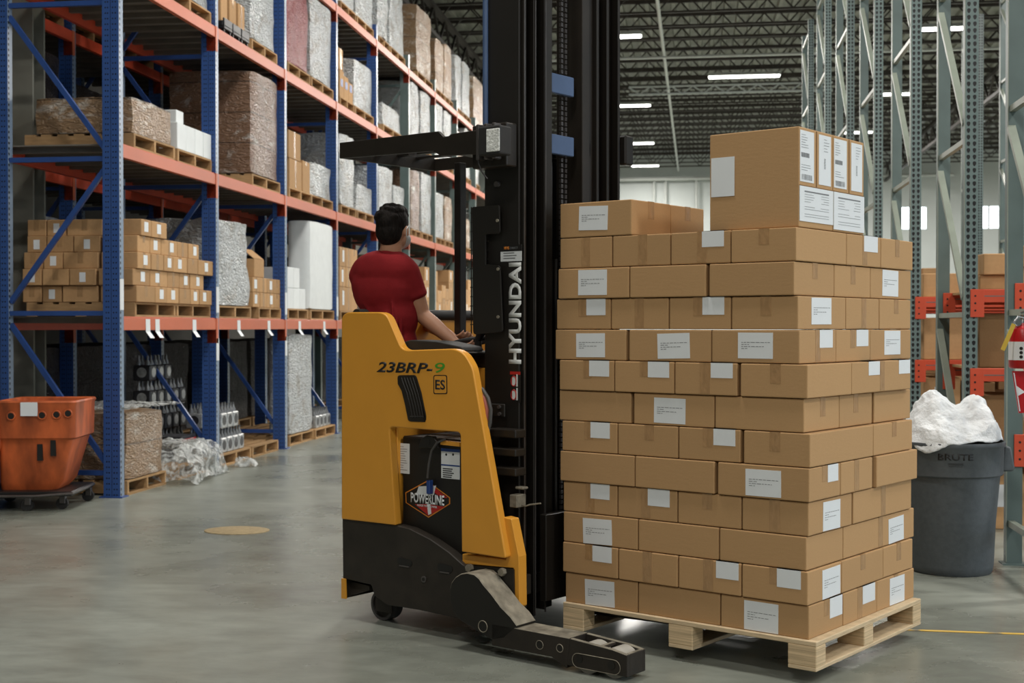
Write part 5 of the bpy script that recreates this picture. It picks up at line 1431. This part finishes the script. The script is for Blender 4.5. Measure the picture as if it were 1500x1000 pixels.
# building column in the flue
cx_ = onY(41, 478, 12.45)[0]
o = MB().box(cx_-.12, cx_+.12, 12.33, 12.36, 0, 9.3); o.box(cx_-.12, cx_+.12, 12.56, 12.59, 0, 9.3); o.box(cx_-.015, cx_+.015, 12.36, 12.56, 0, 9.3)
tag(o.build('steel_column', 'column_grey'), 'grey steel building column standing between the two left rack rows', 'column')
# ================================================================= orange tilt bin on dolly
bc = W(*(lambda q: (q[0]*11.5/q[1], 11.5))(ray(70, 478)))
BR = PSI+R(3)
t = thing('tilt_bin', 'worn orange plastic bin with round holes at the foot of the blue upright', 'plastic bin', (bc.x, bc.y, 0), BR)
def ring(x0, x1, hd, z, r=.05, n=5):
    out = []
    for cx_, sx_, sy_, a0 in ((x1, 1, 1, 0), (x0, -1, 1, 90), (x0, -1, -1, 180), (x1, 1, -1, 270)):
        for k in range(n+1):
            a = R(a0+90*k/n); out.append(Vector((cx_-sx_*r+r*math.cos(a), sy_*(hd-r)+r*math.sin(a), z)))
    return out
def loft(rings, name, m, par, close=True, bevel=0):
    n = len(rings[0]); vs = [v for r_ in rings for v in r_]
    fs = [(i*n+k, i*n+(k+1) % n, (i+1)*n+(k+1) % n, (i+1)*n+k) for i in range(len(rings)-1) for k in range(n)]
    if close: fs += [tuple(range(n-1, -1, -1))]
    return MB().add(vs, fs).build(name, m, par, smooth=True, bevel=bevel)
def zbin(y): return onY(70, y, 11.45)[1]
zt_, zb_, zf = zbin(578), zbin(630), zbin(700)
body_ = [ring(-.34, .13, .22, zf), ring(-.34, .19, .25, zf+.07), ring(-.33, .27, .30, zb_-.06), ring(-.33, .285, .31, zb_-.01), ring(-.335, .315, .33, zb_+.01), ring(-.335, .32, .345, zt_-.04), ring(-.34, .33, .355, zt_-.015), ring(-.335, .325, .345, zt_), ring(-.31, .30, .32, zt_-.01), ring(-.31, .28, .30, zb_), ring(-.31, .10, .20, zf+.02)]
loft(body_, 'bin_body', 'bin_orange', t)
for x, z in ((-.205, .80), (.05, .805), (.17, .81), (.265, .82)):
    MB().cyl((x, -.352, z), (x, -.33, z), .030, n=20).build('hole', 'ink_black', t)
    MB().tube([(x+.032*math.cos(k*math.pi/10), -.349, z+.032*math.sin(k*math.pi/10)) for k in range(21)], .007, 6).build('hole_rim', 'bin_orange', t, smooth=True)
MB().box(-.125, .015, -.356, -.350, .80, .915).build('bin_label', 'label_paper', t)
for x, z0 in ((.02, .32), (.13, .36)): MB().box(x-.022, x+.022, -.312, -.27, z0+.1, z0+.24).build('slot', 'ink_black', t)
MB().prism([(-.30, zt_-.02), (-.36, zt_-.10), (-.50, .26), (-.50, .16), (-.40, .16), (-.30, .55)], -.36, -.28, 'xz').build('tilt_leg', 'bin_orange', t, bevel=.02)
MB().prism([(-.30, zt_-.02), (-.36, zt_-.10), (-.50, .26), (-.50, .16), (-.40, .16), (-.30, .55)], .28, .36, 'xz').build('tilt_leg', 'bin_orange', t, bevel=.02)
for x in (-.22, -.02): MB().box(x-.04, x+.06, -.2, .2, .166, zf+.02).build('foot', 'tray_black', t)
MB().box(-.75, -.52, -.3, .3, .166, .93).build('liner', 'tray_black', t, bevel=.02)
d_ = thing('dolly', 'low black dolly on casters carrying the orange bin', 'dolly', (bc.x, bc.y, 0), BR)
MB().box(-.80, .30, -.36, .36, .125, .165).build('platform', 'tray_black', d_, bevel=.01)
MB().tube([(-.8, -.38, .13), (.0, -.38, .13), (.30, -.36, .15), (.32, .0, .155), (.30, .34, .15)], .012, 8).build('edge_tube', 'mast_edge', d_, smooth=True)
for x, y in ((-.42, -.3), (-.08, -.32), (.18, -.22), (-.42, .3), (.26, .3)):
    c = MB().cyl((x, y-.018, .05), (x, y+.018, .05), .05, n=20).build('caster', 'rubber', d_, smooth=True)
    MB().box(x-.02, x+.03, y-.026, y+.026, .05, .125).build('caster_fork', 'mast_edge', c, bevel=.004)
# ================================================================= right: narrow rows of green uprights, row ends on the aisle
GX = 1.99; BAYX = 2.98
fpx = [1422, 1341, 1286, 1245, 1212, 1187]; rpx = [1382, 1313, 1265, 1229, 1200, 1178]
def gy(px): return onX(px, 478, GX+.05)[0]
gfr = [(gy(a), gy(b)) for a, b in zip(fpx, rpx)]
yr = gy(1487); gfr = [(yr-1.12, yr)]+gfr
gfr = [(a, max(b, a+1.0)) for a, b in gfr]
GH = 7.15
gm = ['rack_green', 'rack_green_face', 'rack_green']
RN = ['nearest', 'second', 'third', 'fourth', 'fifth', 'sixth', 'farthest']
def gframe(x, ya, yb, label):
    t = thing('rack_frame', label, 'rack upright', (x, ya, 0), 0, 'green uprights of the right racks')
    for i, y in enumerate((0, yb-ya)):
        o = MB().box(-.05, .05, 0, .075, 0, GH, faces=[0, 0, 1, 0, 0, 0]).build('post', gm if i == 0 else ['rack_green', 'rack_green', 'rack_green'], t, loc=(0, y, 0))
        MB().box(-.075, .075, y-.03, y+.105, 0, .01).build('foot_plate', 'rack_green', t)
        MB().box(-.052, -.046, y-.002, y+.004, .02, GH).build('post_lip', 'rack_green_pale', t)
    d = yb-ya
    zs = [.27, 1.64, 2.96, 4.28, 5.60, 6.92]
    for z in zs: MB().box(-.04, .0, .075, d, z-.02, z+.02).build('horizontal_brace', 'rack_green_pale', t)
    for a, b in zip(zs, zs[1:]): MB().bar((-.03, d, b-.12), (-.03, .075, a+.12), .035, .05, up=(1, 0, 0)).build('diagonal_brace', 'rack_green_pale', t)
    return t
for i, (a, b) in enumerate(gfr):
    for j in range(3):
        if j and i < 2: continue
        gframe(GX+.05+BAYX*j, a, b, '%s green upright frame, row %s from the camera, %s' % (('tall', 'tall', 'tall')[j], ('one', 'two', 'three', 'four', 'five', 'six', 'seven')[i], ('at the aisle end', 'one bay in', 'two bays in')[j]))
def gbeam(i, z, front, label):
    a, b = gfr[i]; y = a if front else b
    x0 = GX+.10; x1 = GX+BAYX
    o = MB().box(x0, x1, y-.005, y+.045, z-.10, z).build('shelf_beam', 'beam_red', bevel=.004)
    o2 = MB().box(x0, x1, y-.006, y+.0, z-.055, z-.048).build('beam_groove', 'rack_green', o)
    tag(o, label, 'shelf beam', 'red-orange beams of the right racks')
    yy = y-.012 if front else y-.012
    c = MB().box(x0-.055, x0+.045, yy, yy+.008, z-.21, z+.0).build('end_connector', 'beam_red', o, bevel=.002)
    for q in range(3): MB().cyl((x0-.02, yy-.002, z-.05-.055*q), (x0-.02, yy+.001, z-.05-.055*q), .008, n=8).build('pin_hole', 'ink_black', c)
    if front: MB().box(x0+.75*(1 if i != 1 else .36), x0+.75*(1 if i != 1 else .36)+.22, yy-.003, yy+.005, z-.075, z-.015).build('beam_label', 'label_paper', o)
ZG = [.62, 1.235, 1.83]
for i in (1, 2, 3, 4):
    for q, z in enumerate(ZG):
        for fr_ in (True, False): gbeam(i, z, fr_, 'red-orange %s beam, %s level, row %s of green racks' % ('front' if fr_ else 'rear', ('lowest', 'middle', 'upper')[q], ('two', 'three', 'four', 'five')[i-1]))
gbeam(0, 1.83, False, 'red-orange beam beside the fire extinguisher')
gbeam(0, .85, False, 'lower red-orange beam right of the bin')
rr = random.Random(5)
for i in (1, 2, 3, 4):
    a, b = gfr[i]
    for q, z in enumerate(ZG+[0.0]):
        if q < 3:
            o = MB().box(GX+.12, GX+BAYX-.02, a+.05, b-.01, z-.02, z-.002).build('shelf_deck', 'old_wood'); tag(o, 'plywood shelf on %s beams, row %s of green racks' % (('lowest', 'middle', 'upper')[q], ('two', 'three', 'four', 'five')[i-1]), 'shelf decking', 'plywood shelves')
        gap = {0: .48, 1: .46, 2: .5, 3: .48}[q]
        x = GX+.14; n = 0
        while x < GX+(1.5 if i < 3 else 1.9) and n < 6:
            w = rr.uniform(.26, .5); h = gap*rr.uniform(.55, .95); zz = z if q == 3 else z+.001
            big = (i == 1 and q == 1 and n == 0)
            if big: w, h = .62, .40
            if q == 2: h = rr.uniform(.08, .17) if i == 1 else rr.uniform(.1, .26)
            if q == 3 and n > 0 and i == 1: break
            lab = 'brown carton, %s from the end post, %s, row %s of green racks' % (('first', 'second', 'third', 'fourth', 'fifth', 'sixth')[n], ('on lowest shelf', 'on middle shelf', 'on upper shelf', 'on the floor')[q], ('two', 'three', 'four', 'five')[i-1])
            c = MB().box(0, w, 0, .55, 0, h).build('carton', 'cardboard_far' if rr.random() < .7 else 'cardboard_dark', loc=(x, a+.06+rr.uniform(0, .1), zz), bevel=.006)
            tag(c, lab, 'cardboard box', 'cartons on the right racks')
            if big:
                textmesh('printed_marks', 'No. 47', 'ink_black', (.22, -.0015, .24), (1, 0, 0), (0, 0, 1), .18, .035, c, .01) if False else None
                for m_, (u0, v0, ww) in enumerate(((.22, .26, .16), (.20, .20, .22), (.24, .15, .10))):
                    mm = MB()
                    xx = u0
                    while xx < u0+ww: mm.box(xx, xx+.018, -.0015, .0, v0, v0+.022); xx += .028
                    mm.build('printed_marks', 'ink_black', c)
            elif rr.random() < .4: MB().box(w*.3, w*.3+.1, -.002, 0, h*.4, h*.8).build('shipping_label', 'label_paper', c)
            if q < 3 and rr.random() < .35 and not big:
                h2 = min(gap*.97-h, .16)
                if h2 > .06:
                    c2 = MB().box(0, w*.8, 0, .4, 0, h2).build('carton', 'cardboard_far', loc=(x+.02, a+.10, zz+h+.002), bevel=.006, rotz=.03); tag(c2, 'small carton on top of the %s' % lab.replace('brown carton, ', '').replace(' from the end post', ' carton').replace(' of green racks', ''), 'cardboard box', 'cartons on the right racks')
            x += w+rr.uniform(.01, .06); n += 1
# ---------------------------------------------------------------- grey waste bin full of white foam sheet
tc_ = ray(1393, 478); dd = 8.46; c = W(tc_[0]*dd/tc_[1], dd)
TB = thing('waste_bin', 'large round grey plastic bin between the pallet and green upright', 'waste bin', (c.x, c.y, 0), PSI)
prof = [(.0, .0), (.245, .0), (.255, .012), (.262, .05), (.286, .60), (.289, .612), (.312, .618), (.318, .625), (.322, .79), (.330, .80), (.334, .815), (.330, .828), (.318, .83), (.312, .815), (.300, .62), (.250, .06), (.0, .05)]
MB().lathe(prof, n=56).build('bin_body', 'trash_grey', TB, smooth=True)
for s_ in (-1, 1):
    MB().prism([(s_*.315, .80), (s_*.36, .79), (s_*.385, .66), (s_*.375, .635), (s_*.30, .635)], -.075, .075, 'xz').build('handle', 'trash_grey', TB, bevel=.012, seg=2, smooth=True)
def curved_text(body, w, h, z, r, m, par, a0=0):
    o = textmesh('lettering', body, m, (-w/2, 0, z), (1, 0, 0), (0, 0, 1), w, h, par, .018, depth=.001)
    for v in o.data.vertices:
        a = v.co.x/r+a0; v.co = Vector((r*math.sin(a), -r*math.cos(a), v.co.z))
    return o
curved_text('BRUTE', .212, .040, .728, .3225, 'ink_black', TB, -.22)
for z0, z1, hw in ((.708, .7105, .045), (.700, .7025, .045), (.690, .692, .042)):
    mb = MB(); n = 10
    for k in range(n):
        a, b = [(-hw+2*hw*q/n)/.3225-.22 for q in (k, k+1)]
        mb.add([(.3232*math.sin(a), -.3232*math.cos(a), z0), (.3232*math.sin(b), -.3232*math.cos(b), z0), (.3232*math.sin(b), -.3232*math.cos(b), z1), (.3232*math.sin(a), -.3232*math.cos(a), z1)], [(0, 1, 2, 3)])
    mb.build('maker_mark', 'ink_black', TB)
# foam heap: two peaks spilling over the rim
n = 60; vs = []; 
for i in range(n+1):
    rr_ = i/n
    for k in range(n*2):
        a = 2*math.pi*k/(n*2); rad = rr_*(.322+.026*max(0, math.cos(a-3.98))**6)
        x, y = rad*math.cos(a), rad*math.sin(a)
        h = .80+.245*math.exp(-((x+.13)**2/.020+(y)**2/.05))+.225*math.exp(-((x-.165)**2/.014+(y)**2/.05))+.10*math.exp(-((x)**2/.08+y*y/.09))
        edge = max(0, (rr_-.90)/.10); h = h*(1-edge)+(.822+.006*math.sin(a*9+1)-.07*max(0, math.cos(a-3.98))**14)*edge
        p = Vector((x*(1+.03*math.sin(3*a)), y, h)); p += noise.noise_vector(p*16)*.016*(1 if rr_ < .98 else .6); p += noise.noise_vector(p*45)*.005
        vs.append(p)
m2 = n*2; fs = [(i*m2+k, (i+1)*m2+k, (i+1)*m2+(k+1) % m2, i*m2+(k+1) % m2) for i in range(n) for k in range(m2)]
o = MB().add(vs, fs).build('foam_sheet', 'foam_white', loc=(c.x, c.y, .02), rotz=PSI, smooth=True)
s = o.modifiers.new('thick', 'SOLIDIFY'); s.thickness = .006
tag(o, 'crumpled white foam wrap heaped in two peaks over the grey bin', 'foam wrap')
# ---------------------------------------------------------------- fire extinguisher and its sign on the nearest green post
pe = W(*(lambda q: (q[0]*7.95/q[1], 7.95))(ray(1499, 478)))
EX = thing('fire_extinguisher', 'red fire extinguisher hanging on the nearest green upright', 'fire extinguisher', (pe.x, pe.y, 1.30), PSI)
MB().lathe([(.0, 0), (.075, 0), (.083, .012), (.083, .20), (.07, .235), (.035, .255), (.03, .27), (0, .27)], n=32).build('cylinder', 'ext_red', EX, smooth=True)
MB().lathe([(.0836, .05), (.0842, .05), (.0842, .16), (.0836, .16)], n=32).build('instruction_label', 'label_paper', EX, smooth=True)
mb = MB()
for a_ in (-.5, .35):
    for z_ in (.07, .095, .12): 
        mb = MB(); mb.cyl((.0838*math.sin(a_), -.0838*math.cos(a_), z_), (.0855*math.sin(a_), -.0855*math.cos(a_), z_), .010, n=12); mb.build('pictogram', 'ink_black', EX)
MB().lathe([(.0845, .05), (.085, .05), (.085, .155), (.0845, .155)], n=32).build('label_strip', 'yellow_vinyl', EX).scale = (.3, 1.003, 1)
MB().cyl((0, 0, .26), (0, 0, .32), .02, n=14).build('valve', 'chrome', EX, smooth=True)
MB().bar((-.02, 0, .33), (.09, -.01, .36), .025, .012).build('lever', 'chrome', EX); MB().bar((-.02, 0, .31), (.09, -.01, .315), .025, .012).build('carry_handle', 'chrome', EX)
MB().cyl((-.045, -.02, .275), (-.045, -.04, .275), .022, n=16).build('pressure_gauge', 'chrome', EX, smooth=True)
MB().tube([(.0, -.02, .30), (-.05, -.05, .31), (-.075, -.05, .27), (-.04, -.03, .24)], .004, 6).build('pin_ring', 'chrome', EX, smooth=True)
MB().bar((-.075, -.05, .265), (-.145, -.06, .11), .026, .002, up=(0, 1, 0)).build('inspection_tag', 'yellow_vinyl', EX)
sg = MB().prism([(-.075, .0), (.14, .0), (.14, -.25), (-.035, -.25)], -.03, -.02, 'xz').build('extinguisher_sign', 'ext_red', loc=(pe.x, pe.y, 1.285), rotz=PSI)
tag(sg, 'red sign with a white arrow below the fire extinguisher', 'sign')
MB().prism([(-.055, -.085), (.0, -.125), (-.045, -.15)], -.0325, -.0305, 'xz').build('arrow', 'label_paper', sg)
MB().prism([(-.07, -.01), (-.064, -.01), (-.027, -.24), (-.033, -.24)], -.0325, -.0305, 'xz').build('sign_border', 'label_paper', sg)
